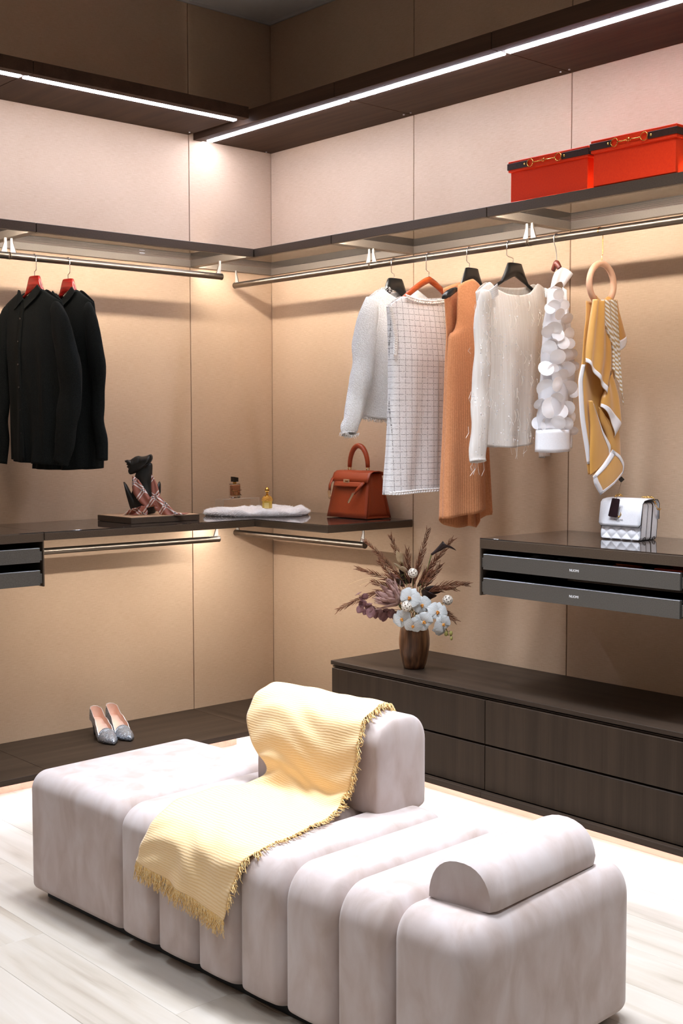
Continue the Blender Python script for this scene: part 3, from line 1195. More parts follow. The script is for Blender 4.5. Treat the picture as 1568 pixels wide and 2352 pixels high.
def hanger_wide(parent, o, u, mat, half=0.19, neck=0.038, drop=0.13, thick=0.021, arm=0.02):
    """broad-necked plastic hanger; o = top centre of its neck"""
    o, u = Vector(o), Vector(u).normalized()
    n = Vector((u.y, -u.x, 0))
    up_, lo_ = [], []
    K = 18
    for k in range(-K, K + 1):
        t = k / K
        a = abs(t)
        xx = t * half
        if abs(xx) < neck:
            zt = -0.002 * (abs(xx) / neck) ** 4
        else:
            q = (abs(xx) - neck) / (half - neck)
            zt = -0.05 * min(1, q * 2.6) ** 0.9 - (drop - 0.05) * q
        zb = -0.048 - (drop + arm * 0.6 - 0.048) * a ** 1.15
        zb = min(zb, zt - 0.012)
        up_.append((xx, zt))
        lo_.append((xx, zb))
    mb = MB()
    rows = []
    for (x1, z1), (x2, z2) in zip(up_, lo_):
        a = abs(x1) / half
        h = thick / 2 * (0.6 + 0.4 * min(1, (z1 - z2) / 0.06)) * (1 - 0.25 * a)
        ring = []
        for (fx, fz) in ((0, -1), (0.35, -1), (1, -0.6), (1, 0), (0.8, 0.55), (0.3, 1), (-0.3, 1), (-0.8, 0.55), (-1, 0), (-1, -0.6), (-0.35, -1)):
            zc, zh = (z1 + z2) / 2, (z1 - z2) / 2
            ring.append(o + u * x1 + Vector((0, 0, zc + zh * fz)) + n * (h * fx))
        rows.append(ring)
    mb.grid(rows, close_u=True)
    for rw in (rows[0], rows[-1]):
        mb.add(rw, [tuple(range(len(rw)))])
    return mb.build('shoulder', mat, parent, angle=50)


def hanger_arched(parent, o, u, mat, half=0.20, drop=0.105, r=0.016):
    o, u = Vector(o), Vector(u).normalized()
    pts, rs = [], []
    for k in range(-14, 15):
        t = k / 14
        pts.append(o + u * (half * t) + Vector((0, 0, -0.016 - drop * abs(t) ** 1.25)))
        rs.append(r * (1.05 - 0.25 * abs(t)))
    return MB().tube(pts, rs, 12, flat=0.75, up=Vector((u.y, -u.x, 0))).build('shoulder', mat, parent, angle=60)


M_BLKPL = plain('black_hanger_plastic', rgb(26, 25, 24), 0.28)
M_REDHANG = noisy('red_lacquered_wood', rgb(120, 18, 14), rgb(158, 30, 22), rough=0.22, scale=(4, 4, 90))
M_ORHANG = noisy('orange_lacquered_wood', rgb(152, 62, 24), rgb(180, 82, 34), rough=0.3, scale=(20, 20, 120))
M_DKHANG = noisy('dark_red_wood', rgb(96, 36, 24), rgb(120, 50, 34), rough=0.3, scale=(20, 20, 120))


def fabric(name, c1, c2, sc=300, rough=0.9, sheen=0.2, bstr=0.3, bd=0.002):
    return noisy(name, c1, c2, rough=rough, scale=(sc, sc, sc), detail=3, bstr=bstr, bdist=bd, sheen=sheen, spec=0.15)


# ---------------------------------------------------------------- two black shirts
M_SHIRT = fabric('black_shirt_cloth', rgb(14, 15, 14), rgb(24, 26, 24), 260, sheen=0.0, bstr=0.2)
M_BUTTON = plain('shirt_button', rgb(40, 40, 42), 0.25)


def shirt(hx, rodx, phi, label, hlabel, top, right, bottom, left, sl, sr, neck):
    u = Vector((math.sin(phi), -math.cos(phi), 0))
    c = Vector((rodx, -0.27, RZ))
    pl = Plane(c, u)
    hg = thing('clothes_hanger', hlabel, 'hanger', c, 'red shirt hangers')
    hook(hg, c, (0, -1, 0), 1.968, M_CHROME, jog=0.0155, du=0.0)
    hanger_wide(hg, (c.x, c.y, 1.966), u, M_REDHANG, half=0.095, neck=0.03, drop=0.085, thick=0.019)
    t = thing('shirt', label, 'shirt', (c.x, c.y, 1.25), 'black shirts on the left rail')
    fold = lambda a, b: 0.010 * math.sin(a * 17 + b * 3) * b + 0.006 * math.sin(a * 31 - 4 * b) * b
    garment_body('body', M_SHIRT, t, pl, top, right, bottom, left, 0.05, fold, 46, 60)
    if sl:
        sleeve('sleeve', M_SHIRT, t, pl, sl, lambda q: 0.003 + 0.010 * min(1, q * 4))
    sleeve('sleeve', M_SHIRT, t, pl, sr, lambda q: 0.004 + 0.018 * min(1, q * 4))
    # collar: stand and two leaves
    for leaf in neck:
        mb = MB()
        P = [pl.at(q, 0.022 + 0.004 * k) for k, q in enumerate(leaf)]
        mb.prism(P, -pl.n * 0.004)
        mb.build('collar', M_SHIRT, t)
    xs = (sum(q[0] for q in top) / len(top))
    # front placket
    c0, c1 = resample(top, 0.42), resample(bottom, 0.40)
    rr = []
    for j in range(25):
        f = j / 24
        q = c0.lerp(c1, f)
        rr.append([pl.at((q.x - 4, q.y), 0.05 * tk(f) + 0.004), pl.at((q.x + 5, q.y), 0.05 * tk(f) + 0.004)])
    MB().grid(rr).build('placket', M_SHIRT, t, smooth=True, solid=0.003)
    for f in (0.12, 0.26, 0.40, 0.54, 0.68, 0.82):
        q = c0.lerp(c1, f)
        p = pl.at((q.x, q.y), 0.05 * tk(f) + 0.0065)
        b = MB()
        b.tube([p, p + pl.n * 0.002], 0.0042, 10)
        b.build('button', M_BUTTON, t)


shirt(78, -1.375, math.radians(10), 'black long-sleeved shirt on red hanger, overlapping the other black shirt', 'glossy red hanger in the overlapping black shirt',
      [(13, 703), (32, 687), (51, 672), (64, 689), (100, 664), (122, 678), (143, 692)],
      [(143, 692), (152, 780), (160, 880), (160, 980), (150, 1069)],
      [(31, 1054), (60, 1060), (100, 1064), (130, 1067), (150, 1069)],
      [(13, 703), (20, 780), (27, 894), (29, 980), (31, 1054)],
      [(26, 706, 5), (20, 722, 11), (12, 770, 16), (6, 850, 17), (6, 900, 18), (7, 960, 16), (9, 1010, 14), (8, 1064, 12)],
      [(126, 698, 5), (138, 716, 14), (153, 765, 20), (168, 830, 23), (172, 900, 23), (166, 960, 22), (158, 1020, 19), (150, 1062, 15)],
      [[(52, 667), (57, 668), (66, 690), (48, 714)], [(66, 690), (98, 655), (108, 668), (98, 685), (73, 712)]])
shirt(155, -1.231, math.radians(10), 'black long-sleeved shirt on red hanger, partly behind the other black shirt', 'glossy red hanger in the partly hidden black shirt',
      [(100, 700), (118, 685), (134, 674), (150, 690), (180, 666), (198, 678), (216, 694)],
      [(216, 694), (222, 780), (231, 900), (235, 1000), (233, 1074)],
      [(78, 1076), (130, 1078), (180, 1079), (210, 1077), (233, 1074)],
      [(100, 700), (95, 800), (86, 950), (78, 1076)],
      None,
      [(203, 698, 5), (211, 716, 11), (222, 765, 15), (233, 830, 17), (234, 900, 14), (236, 960, 12), (242, 1010, 12), (245, 1057, 11)],
      [[(126, 678), (132, 669), (150, 690), (138, 706)], [(150, 690), (176, 660), (186, 672), (176, 688), (158, 708)]])

# ---------------------------------------------------------------- white tweed jacket
def rod_y(px):
    lo, hi = -2.7, 0.0
    for _ in range(50):
        mid = (lo + hi) / 2
        v = Vector((-RD, mid, RZ)) - CAM
        xx = 784 + F_PX * v.dot(RT) / v.dot(FW)
        if xx > px:
            lo = mid
        else:
            hi = mid
    return mid


UX = Vector((1, 0, 0))


def hung(px):
    c = Vector((-RD, rod_y(px), RZ))
    return c, Plane(c, UX)


def fray(parent, pl, path, ln, count, mat, seed, off=0.02, down=(0, 0, -1), wid=0.0011, name='fringe'):
    rnd = random.Random(seed)
    mb = MB()
    for k in range(count):
        q = resample(path, rnd.random())
        p = pl.at((q.x, q.y), off + rnd.uniform(-0.03, 0.012))
        d = (Vector(down) + Vector((rnd.uniform(-.7, .7), rnd.uniform(-.4, .4), rnd.uniform(-.3, .3)))).normalized()
        l = ln * rnd.uniform(0.5, 1.2)
        s = Vector((rnd.uniform(-1, 1), rnd.uniform(-1, 1), 0)) * l * 0.2
        mb.tube([p, p + d * l * 0.5 + s, p + d * l], [wid, wid * 0.9, wid * 0.5], 4, caps=False)
    o = mb.build(name, mat, parent, smooth=True)
    o['kind'] = 'stuff'
    return o


M_TWEED = fabric('white_boucle', rgb(232, 228, 224), rgb(248, 246, 244), 230, bstr=0.9, bd=0.006, sheen=0.3)
M_TWEEDFR = plain('white_boucle_yarn', rgb(236, 231, 226), 0.9)
c, pl = hung(905)
hg = thing('clothes_hanger', 'broad black hanger holding the white tweed jacket', 'hanger', c, 'broad black hangers')
hook(hg, c, UX, 1.972, M_CHROME)
hanger_wide(hg, (c.x + 0.005, c.y, 1.970), UX, M_BLKPL, half=0.125, drop=0.11)
t = thing('jacket', 'white frayed tweed jacket hanging behind the checked white dress', 'jacket', (c.x, c.y, 1.40))
fold = lambda a, b: 0.006 * math.sin(a * 15 + 2 * b) * b
jt = [(838, 690), (856, 676), (874, 664), (890, 676), (915, 690), (940, 676), (952, 666), (972, 680), (990, 694)]
jb = [(819, 954), (850, 962), (890, 964), (940, 962), (988, 958)]
garment_body('body', M_TWEED, t, pl, jt, [(990, 694), (984, 780), (986, 870), (988, 958)], jb, [(838, 690), (842, 760), (836, 850), (826, 900), (819, 954)], 0.05, fold,
             back=([(838, 690), (856, 676), (874, 664), (900, 670), (930, 671), (952, 666), (972, 680), (990, 694)], [(990, 694), (984, 780), (986, 870), (988, 958)], jb, [(838, 690), (842, 760), (836, 850), (826, 900), (819, 954)]))
sleeve('sleeve', M_TWEED, t, pl, [(840, 690, 12), (829, 735, 20), (823, 790, 22), (818, 846, 22), (811, 890, 21), (802, 930, 19), (793, 965, 17), (788, 985, 16), (787, 998, 15)], 0.035, flat=0.6)
sleeve('sleeve', M_TWEED, t, pl, [(985, 695, 10), (994, 740, 16), (1000, 800, 18), (1004, 870, 18), (1008, 940, 16), (1010, 990, 14)], -0.03, flat=0.6)
fray(t, pl, [(819, 955), (850, 963), (895, 965)], 0.014, 110, M_TWEEDFR, 1, 0.03, name='frayed_hem')
fray(t, pl, [(773, 992), (788, 1000), (803, 994)], 0.014, 90, M_TWEEDFR, 2, 0.045, name='frayed_cuff')
fray(t, pl, [(842, 684), (874, 663), (892, 676)], 0.008, 70, M_TWEEDFR, 3, 0.03, down=(0, -0.3, 0.6), name='frayed_neck')

# ---------------------------------------------------------------- checked white dress
def check_mat():
    tt = NT('white_check_tweed').set(Roughness=0.9, Specular_IOR_Level=0.15)
    tt.b.inputs['Sheen Weight'].default_value = 0.2
    v = coords(tt, 'UV', (1, 1, 1))
    br = tt.n('ShaderNodeTexBrick')
    br.offset = 0.0
    br.squash = 1.0
    br.inputs['Color1'].default_value = rgb(232, 228, 226)
    br.inputs['Color2'].default_value = rgb(238, 234, 232)
    br.inputs['Mortar'].default_value = rgb(136, 130, 126)
    br.inputs['Scale'].default_value = 1.0
    br.inputs['Mortar Size'].default_value = 0.0011
    br.inputs['Mortar Smooth'].default_value = 0.3
    br.inputs['Brick Width'].default_value = 0.0265
    br.inputs['Row Height'].default_value = 0.0215
    tt.l(v, br.inputs['Vector'])
    vd = coords(tt, 'UV', (150, 150, 1))
    nz = tt.n('ShaderNodeTexNoise')
    nz.inputs['Scale'].default_value = 1.0
    tt.l(vd, nz.inputs['Vector'])
    th = ramp(tt, nz.outputs[0], [(0.40, (0, 0, 0, 1)), (0.52, (1, 1, 1, 1))])
    mx = tt.n('ShaderNodeMix', data_type='RGBA')
    tt.l(th, mx.inputs[0])
    mx.inputs[6].default_value = rgb(226, 221, 218)
    tt.l(br.outputs[0], mx.inputs[7])
    tt.l(mx.outputs[2], tt.b.inputs['Base Color'])
    bump(tt, nz.outputs[0], 0.5, 0.003)
    return tt.m


M_CHECK = check_mat()


def braid(parent, pl, path, off, r=0.006, n=30, name='braid', mat=None):
    """plaited trim: two interleaved rows of beads"""
    mb = MB()
    for k in range(n):
        q = resample(path, (k + 0.5) / n)
        q2 = resample(path, min(1, (k + 0.9) / n))
        p = pl.at((q.x, q.y), off if not callable(off) else off((k + .5) / n))
        p2 = pl.at((q2.x, q2.y), off if not callable(off) else off((k + .9) / n))
        d = (p2 - p)
        if d.length < 1e-6:
            continue
        d.normalize()
        s = d.cross(pl.n) * (r * 0.55)
        for sg in (-1, 1):
            a = p + s * sg - d * r * 0.7 + s * sg * 0.5
            b = p + s * sg * 0.1 + d * r * 0.9
            mb.tube([a, (a + b) / 2 + pl.n * r * 0.3, b], [r * 0.3, r * 0.55, r * 0.25], 6)
    o = mb.build(name, mat or M_TWEEDFR, parent, smooth=True)
    o['kind'] = 'stuff'
    return o


c, pl = hung(985)
hg = thing('clothes_hanger', 'arched orange wooden hanger holding the checked white dress', 'hanger', c)
hook(hg, c, UX, 1.962, M_CHROME)
hanger_arched(hg, (c.x, c.y, 1.962), UX, M_ORHANG, half=0.15, drop=0.09, r=0.0125)
t = thing('dress', 'white checked sleeveless tweed dress with plaited trims', 'dress', (c.x, c.y, 1.13))
fold = lambda a, b: 0.010 * math.sin(a * 12 + 1.0) * b ** 1.5 + 0.004 * math.sin(a * 27 + 3 * b) * b
dt = [(887, 704), (905, 690), (922, 681), (950, 691), (984, 694), (1015, 690), (1040, 680), (1058, 690), (1074, 702)]
dl = [(887, 704), (891, 750), (893, 800), (894, 880), (892, 960), (888, 1040), (883, 1100), (881, 1137)]
drr = [(1074, 702), (1070, 800), (1072, 900), (1074, 1000), (1076, 1117)]
db = [(881, 1137), (930, 1131), (980, 1126), (1030, 1120), (1076, 1117)]
garment_body('body', M_CHECK, t, pl, dt, drr, db, dl, 0.05, fold, 60, 90,
             back=([(887, 704), (905, 690), (922, 681), (950, 684), (984, 685), (1015, 684), (1040, 680), (1058, 690), (1074, 702)], drr, db, dl))
braid(t, pl, [(922, 682), (950, 692), (984, 695), (1015, 691), (1040, 682)], 0.022, 0.0085, 24, 'neck_braid')
braid(t, pl, [(889, 704), (894, 740), (897, 780), (894, 816)], lambda q: 0.014 + 0.014 * q, 0.0085, 22, 'armhole_braid')
braid(t, pl, [(882, 1133), (930, 1128), (980, 1123), (1030, 1117), (1074, 1114)], lambda q: 0.052 * prof(q) + 0.010 + 0.01 * math.sin(q * 12 + 1), 0.008, 40, 'hem_braid')
rr = []
for j in range(40):
    f = j / 39
    q = Vector((984 - 6 * f, 697 + 428 * f, 0))
    rr.append([pl.at((q.x - 0.9, q.y), 0.05 * tk(f) + 0.006 + fold(0.52, f)), pl.at((q.x + 0.9, q.y), 0.05 * tk(f) + 0.006 + fold(0.52, f))])
MB().grid(rr).build('front_seam', plain('seam_white', rgb(196, 190, 186), 0.9), t, smooth=True)

# ---------------------------------------------------------------- orange pleated dress
M_ORANGE = fabric('orange_pleats', rgb(212, 142, 96), rgb(224, 156, 110), 180, bstr=0.15, sheen=0.15)
c, pl = hung(1078)
hg = thing('clothes_hanger', 'broad black hanger holding the orange pleated dress', 'hanger', c, 'broad black hangers')
hook(hg, c, UX, 1.974, M_CHROME)
hanger_wide(hg, (c.x + 0.012, c.y, 1.972), UX, M_BLKPL, half=0.118, neck=0.032, drop=0.105, thick=0.015)
ae = MB()
ae.tube([pl.at((1046, 664), 0.0), pl.at((1036, 669), 0.004), pl.at((1026, 675), 0.006), pl.at((1018, 681), 0.006), pl.at((1013, 685), 0.006)], [0.008, 0.0115, 0.013, 0.011, 0.004], 14)
ae.build('arm_end', M_BLKPL, hg, smooth=True)
t = thing('dress', 'long orange pleated sleeveless dress with an uneven hem', 'dress', (c.x, c.y, 1.02))
pleat = lambda a, b: 0.0006 * math.sin(a * 2 * PI * 24) * (0.4 + 0.6 * b) + 0.012 * math.sin(a * 9 + 1.5) * b ** 1.4
front = ([(1043, 655), (1058, 647), (1075, 642), (1088, 650), (1102, 662)],
         [(1102, 662), (1108, 760), (1110, 900), (1112, 1050), (1114, 1166)],
         [(1015, 1191), (1040, 1186), (1070, 1180), (1079, 1177), (1098, 1170), (1114, 1166)],
         [(1043, 655), (1044, 700), (1046, 735), (1042, 760), (1029, 772), (1024, 850), (1020, 1000), (1016, 1110), (1015, 1191)])
backp = ([(1027, 662), (1050, 652), (1075, 645), (1088, 650), (1102, 662)],
         [(1102, 662), (1110, 760), (1116, 900), (1124, 1050), (1131, 1178)],
         [(1015, 1191), (1032, 1206), (1060, 1213), (1085, 1212), (1104, 1206), (1131, 1178)],
         [(1027, 662), (1028, 700), (1027, 772), (1024, 850), (1020, 1000), (1016, 1110), (1015, 1191)])
mb = MB()
r, uv = sheet(pl, *front, 120, 60, lambda u, v: 0.035 * prof(u) * (0.6 + 0.4 * v) + pleat(u, v) * prof(u, 0.2) + 0.018 * (1 - u) ** 4 * max(0, 1 - v / 0.2))
mb.grid(r, uvs=uv)
mb.build('front_panel', M_ORANGE, t, smooth=True, solid=0.0012)
mb = MB()
r, uv = sheet(pl, *backp, 120, 60, lambda u, v: -0.04 * prof(u) * (0.6 + 0.4 * v) - pleat(u, v) * prof(u, 0.2) - 0.018 * (1 - u) ** 4 * max(0, 1 - v / 0.2))
mb.grid(r, uvs=uv)
mb.build('back_panel', M_ORANGE, t, smooth=True, solid=0.0012)
# side godet hanging behind the front hem
mb = MB()
r, uv = sheet(pl, [(1085, 1040), (1115, 1040)], [(1115, 1040), (1124, 1110), (1131, 1182)], [(1080, 1208), (1104, 1212), (1104, 1192), (1131, 1182)], [(1085, 1040), (1080, 1120), (1080, 1208)], 60, 30,
              lambda u, v: -0.012 + 0.010 * math.sin(u * 14) * v)
mb.grid(r, uvs=uv)
mb.build('side_panel', M_ORANGE, t, smooth=True, solid=0.0012)

# ---------------------------------------------------------------- sequinned top
def sequin_mat():
    tt = NT('ivory_sequin_net').set(Roughness=0.6, Specular_IOR_Level=0.4)
    v = coords(tt, 'UV', (1, 1, 1))
    st = coords(tt, 'UV', (210, 4, 1))
    nz = tt.n('ShaderNodeTexNoise')
    nz.inputs['Scale'].default_value = 1.0
    nz.inputs['Detail'].default_value = 2.0
    tt.l(st, nz.inputs['Vector'])
    base = ramp(tt, nz.outputs[0], [(0.32, rgb(224, 214, 204)), (0.68, rgb(238, 231, 224))])
    vo = tt.n('ShaderNodeTexVoronoi', feature='F1')
    vo.inputs['Scale'].default_value = 130.0
    tt.l(v, vo.inputs['Vector'])
    dot = ramp(tt, vo.outputs['Distance'], [(0.20, (1, 1, 1, 1)), (0.26, (0, 0, 0, 1))])
    col = tt.n('ShaderNodeSeparateColor')
    tt.l(vo.outputs['Color'], col.inputs[0])
    sel = tt.n('ShaderNodeMath', operation='GREATER_THAN')
    tt.l(col.outputs[0], sel.inputs[0])
    sel.inputs[1].default_value = 0.62
    mu = tt.n('ShaderNodeMath', operation='MULTIPLY')
    tt.l(dot, mu.inputs[0])
    tt.l(sel.outputs[0], mu.inputs[1])
    mx = tt.n('ShaderNodeMix', data_type='RGBA')
    tt.l(mu.outputs[0], mx.inputs[0])
    tt.l(base, mx.inputs[6])
    mx.inputs[7].default_value = rgb(248, 246, 250)
    tt.l(mx.outputs[2], tt.b.inputs['Base Color'])
    rr_ = tt.n('ShaderNodeMapRange')
    rr_.inputs['To Min'].default_value = 0.75
    rr_.inputs['To Max'].default_value = 0.12
    tt.l(mu.outputs[0], rr_.inputs[0])
    tt.l(rr_.outputs[0], tt.b.inputs['Roughness'])
    # every sequin tilts its own way
    nm = tt.n('ShaderNodeVectorMath', operation='MULTIPLY_ADD')
    tt.l(vo.outputs['Color'], nm.inputs[0])
    nm.inputs[1].default_value = (0.9, 0.9, 0.9)
    ge = tt.n('ShaderNodeNewGeometry')
    sub = tt.n('ShaderNodeVectorMath', operation='SUBTRACT')
    tt.l(ge.outputs['Normal'], sub.inputs[0])
    sub.inputs[1].default_value = (0.45, 0.45, 0.45)
    tt.l(sub.outputs[0], nm.inputs[2])
    no = tt.n('ShaderNodeVectorMath', operation='NORMALIZE')
    tt.l(nm.outputs[0], no.inputs[0])
    mv = tt.n('ShaderNodeMix', data_type='VECTOR')
    tt.l(mu.outputs[0], mv.inputs[0])
    tt.l(ge.outputs['Normal'], mv.inputs[4])
    tt.l(no.outputs[0], mv.inputs[5])
    tt.l(mv.outputs[1], tt.b.inputs['Normal'])
    return tt.m


M_SEQ = sequin_mat()
M_SILVER = plain('silver_sequin', rgb(244, 244, 248), 0.15, 0.25, 1.0)
M_THREAD = plain('ivory_thread', rgb(236, 228, 218), 0.6)
c, pl = hung(1170)
hg = thing('clothes_hanger', 'broad black hanger holding the sequinned top', 'hanger', c, 'broad black hangers')
hook(hg, c, UX, 1.974, M_CHROME, du=0.02)
hanger_wide(hg, (c.x + 0.028, c.y, 1.972), UX, M_BLKPL, half=0.128, neck=0.036, drop=0.095)
t = thing('top', 'ivory sequinned long-sleeved top with hanging threads', 'top', (c.x, c.y, 1.31))
fold = lambda a, b: 0.008 * math.sin(a * 16 + 2) * b
sq_top = [(1092, 672), (1105, 658), (1120, 648), (1136, 664), (1160, 676), (1190, 679), (1212, 673), (1230, 652), (1246, 662), (1258, 674)]
sq_r = [(1258, 674), (1246, 760), (1238, 860), (1230, 950), (1222, 1018)]
sq_b = [(1106, 1022), (1130, 1027), (1160, 1028), (1195, 1022), (1222, 1018)]
sq_l = [(1092, 672), (1100, 740), (1105, 800), (1104, 900), (1105, 960), (1106, 1022)]
garment_body('body', M_SEQ, t, pl, sq_top, sq_r, sq_b, sq_l, 0.042, fold, 50, 60,
             back=([(1092, 672), (1105, 658), (1120, 648), (1140, 656), (1165, 660), (1190, 661), (1212, 659), (1230, 652), (1246, 662), (1258, 674)], sq_r, sq_b, sq_l))
sleeve('sleeve', M_SEQ, t, pl, [(1098, 672, 10), (1094, 700, 14), (1091, 760, 16), (1089, 830, 16), (1087, 900, 17), (1084, 970, 17), (1081, 1030, 16), (1080, 1060, 16)], 0.035, flat=0.55)
sleeve('sleeve', M_SEQ, t, pl, [(1250, 674, 9), (1256, 720, 13), (1260, 800, 14), (1262, 900, 14), (1262, 1000, 13), (1261, 1050, 12)], -0.02, flat=0.55)
# shoulder of silver bugle rows
for k, (x0, x1) in enumerate(((1094, 1120), (1230, 1252))):
    mb = MB()
    for j in range(9):
        f = j / 8
        yy = 672 + 2 * j - (0 if k else 0)
        a = pl.at((x0 - 1 + 2 * f, 676 + 2.4 * j if not k else 664 + 2.4 * j), 0.042)
        b = pl.at((x1 + 2 * f, 655 + 3.0 * j if not k else 676 + 2.4 * j), 0.044)
        mb.tube([a, (a + b) / 2 + pl.n * 0.006, b], 0.0022, 6)
    o = mb.build('beaded_shoulder', M_SILVER, t, smooth=True)
    o['kind'] = 'stuff'
rnd = random.Random(5)
mb, ms = MB(), MB()
for k in range(150):          # loose threads on the front
    u, v = rnd.random(), rnd.random()
    a, b = resample(sq_l, v), resample(sq_r, v)
    x = a.x * (1 - u) + b.x * u
    y = 690 + (1015 - 690) * v
    if rnd.random() < 0.35:
        x = rnd.uniform(1074, 1100)
    p = pl.at((x, y), 0.05 + 0.01 * rnd.random())
    l = rnd.uniform(0.015, 0.045)
    w1 = rnd.uniform(-.008, .008)
    mb.tube([p, p + Vector((w1, 0, -l * 0.5)) + pl.n * 0.006, p + Vector((w1 * 0.3, 0, -l))], 0.0006, 3, caps=False)
    if k % 2 == 0:
        q = p + Vector((rnd.uniform(-.01, .01), 0, rnd.uniform(-.02, .0))) + pl.n * 0.004
        ax = Vector((rnd.uniform(-.6, .6), -1, rnd.uniform(-.2, .9))).normalized()
        ms.tube([q, q + ax * 0.0006], 0.0022, 7)
for (x, y, n_) in ((1080, 1062, 7), (1160, 1027, 4), (1096, 1040, 4), (1072, 800, 3), (1070, 900, 3), (1066, 980, 3), (1076, 700, 3), (1200, 1023, 3)):
    for k in range(n_):
        p = pl.at((x + rnd.uniform(-14, 14), y), 0.035)
        l = rnd.uniform(0.02, 0.05)
        mb.tube([p, p + Vector((rnd.uniform(-.012, .012), 0, -l * 0.55)), p + Vector((rnd.uniform(-.016, .016), 0, -l))], 0.0007, 3, caps=False)
o = mb.build('threads', M_THREAD, t)
o['kind'] = 'stuff'
o = ms.build('sequins', M_SILVER, t)
o['kind'] = 'stuff'

# ---------------------------------------------------------------- white petal blouse
def organza(name, a, c=rgb(240, 236, 238)):
    tt = NT(name).set(Base_Color=c, Roughness=0.5, Specular_IOR_Level=0.3)
    tt.b.inputs['Alpha'].default_value = a
    tt.b.inputs['Sheen Weight'].default_value = 0.3
    return tt.m


M_ORG = organza('white_organza', 0.62)
M_PETAL = organza('white_petal', 0.88, rgb(250, 248, 250))
M_COTTON = fabric('white_cotton', rgb(238, 236, 238), rgb(246, 244, 246), 400, bstr=0.1)
c, pl = hung(1278)
UB = Vector((0.8, -0.6, 0)).normalized()
pl = Plane(c, UB)
hg = thing('clothes_hanger', 'dark red wooden hanger holding the white petal blouse', 'hanger', c)
hook(hg, c, UX, 1.958, M_STEEL, jog=-0.004)
hanger_arched(hg, (c.x, c.y, 1.962), Vector((-0.35, -1, 0)), M_DKHANG, half=0.022, drop=0.02, r=0.012)
t = thing('blouse', 'white sheer blouse covered in round fabric petals', 'blouse', (c.x, c.y, 1.29))
fold = lambda a, b: 0.006 * math.sin(a * 14) * b
garment_body('body', M_ORG, t, pl, [(1262, 662), (1275, 655), (1292, 660), (1300, 672)], [(1300, 672), (1312, 720), (1318, 800), (1324, 850), (1318, 940), (1316, 1026)],
             [(1250, 1020), (1280, 1024), (1300, 1028), (1316, 1026)], [(1262, 662), (1258, 740), (1254, 850), (1252, 940), (1250, 1020)], 0.035, fold, base=-0.03)
sleeve('sleeve', M_ORG, t, pl, [(1274, 668, 12), (1268, 715, 20), (1265, 770, 24), (1266, 830, 28), (1266, 900, 33), (1265, 950, 34), (1263, 990, 35)], 0.03, flat=0.55)
# cuff
mb = MB()
r, uv = sheet(pl, [(1226, 988), (1263, 986), (1302, 988)], [(1302, 988), (1303, 1036)], [(1224, 1038), (1262, 1040), (1303, 1037)], [(1226, 988), (1224, 1038)], 20, 6, lambda u, v: 0.03 + 0.03 * prof(u))
mb.grid(r, uvs=uv)
r, uv = sheet(pl, [(1226, 988), (1263, 986), (1302, 988)], [(1302, 988), (1303, 1036)], [(1224, 1038), (1262, 1040), (1303, 1037)], [(1226, 988), (1224, 1038)], 20, 6, lambda u, v: 0.03 - 0.025 * prof(u))
mb.grid(r, uvs=uv)
mb.build('cuff', M_COTTON, t, smooth=True, solid=0.003)
mb = MB()
r, uv = sheet(pl, [(1310, 1000), (1318, 990)], [(1318, 990), (1316, 1030)], [(1304, 1024), (1316, 1030)], [(1310, 1000), (1304, 1024)], 6, 6, lambda u, v: -0.02 + 0.01 * prof(u))
mb.grid(r, uvs=uv)
mb.build('cuff', M_COTTON, t, smooth=True, solid=0.003)
# collar
mb = MB()
r, uv = sheet(pl, [(1272, 627), (1284, 617), (1296, 620), (1312, 632)], [(1312, 632), (1300, 648), (1290, 662)], [(1262, 664), (1274, 652), (1284, 650), (1290, 662)], [(1272, 627), (1267, 640), (1262, 664)], 18, 14,
              lambda u, v: 0.012 + 0.02 * prof(u) + 0.004 * math.sin(u * 9))
mb.grid(r, uvs=uv)
mb.build('collar', M_COTTON, t, smooth=True, solid=0.003)
mb = MB()
r, uv = sheet(pl, [(1286, 662), (1296, 668)], [(1296, 668), (1297, 694)], [(1284, 692), (1297, 695)], [(1286, 662), (1284, 692)], 6, 8, lambda u, v: 0.03)
mb.grid(r, uvs=uv)
r, uv = sheet(pl, [(1284, 694), (1297, 694)], [(1297, 694), (1294, 736)], [(1286, 734), (1294, 736)], [(1284, 694), (1286, 734)], 6, 8, lambda u, v: 0.045)
mb.grid(r, uvs=uv)
mb.build('collar_tie', M_COTTON, t, smooth=True, solid=0.002)
petals = [(1271, 681, 11), (1262, 707, 13), (1274, 726, 13), (1288, 705, 10), (1253, 712, 11), (1261, 760, 16), (1248, 765, 13), (1271, 772, 12), (1294, 735, 14), (1299, 770, 13), (1302, 791, 10),
          (1252, 802, 15), (1270, 822, 15), (1290, 818, 14), (1307, 815, 12), (1244, 848, 15), (1260, 852, 12), (1293, 850, 17), (1269, 868, 11), (1281, 862, 12), (1314, 842, 10),
          (1246, 893, 19), (1268, 884, 14), (1297, 892, 17), (1232, 928, 13), (1267, 916, 13), (1253, 937, 20), (1294, 938, 15), (1277, 945, 15), (1312, 900, 12), (1306, 960, 12),
          (1229, 972, 12), (1247, 976, 13), (1270, 972, 15), (1291, 974, 14), (1312, 990, 10), (1258, 790, 11), (1283, 790, 12)]
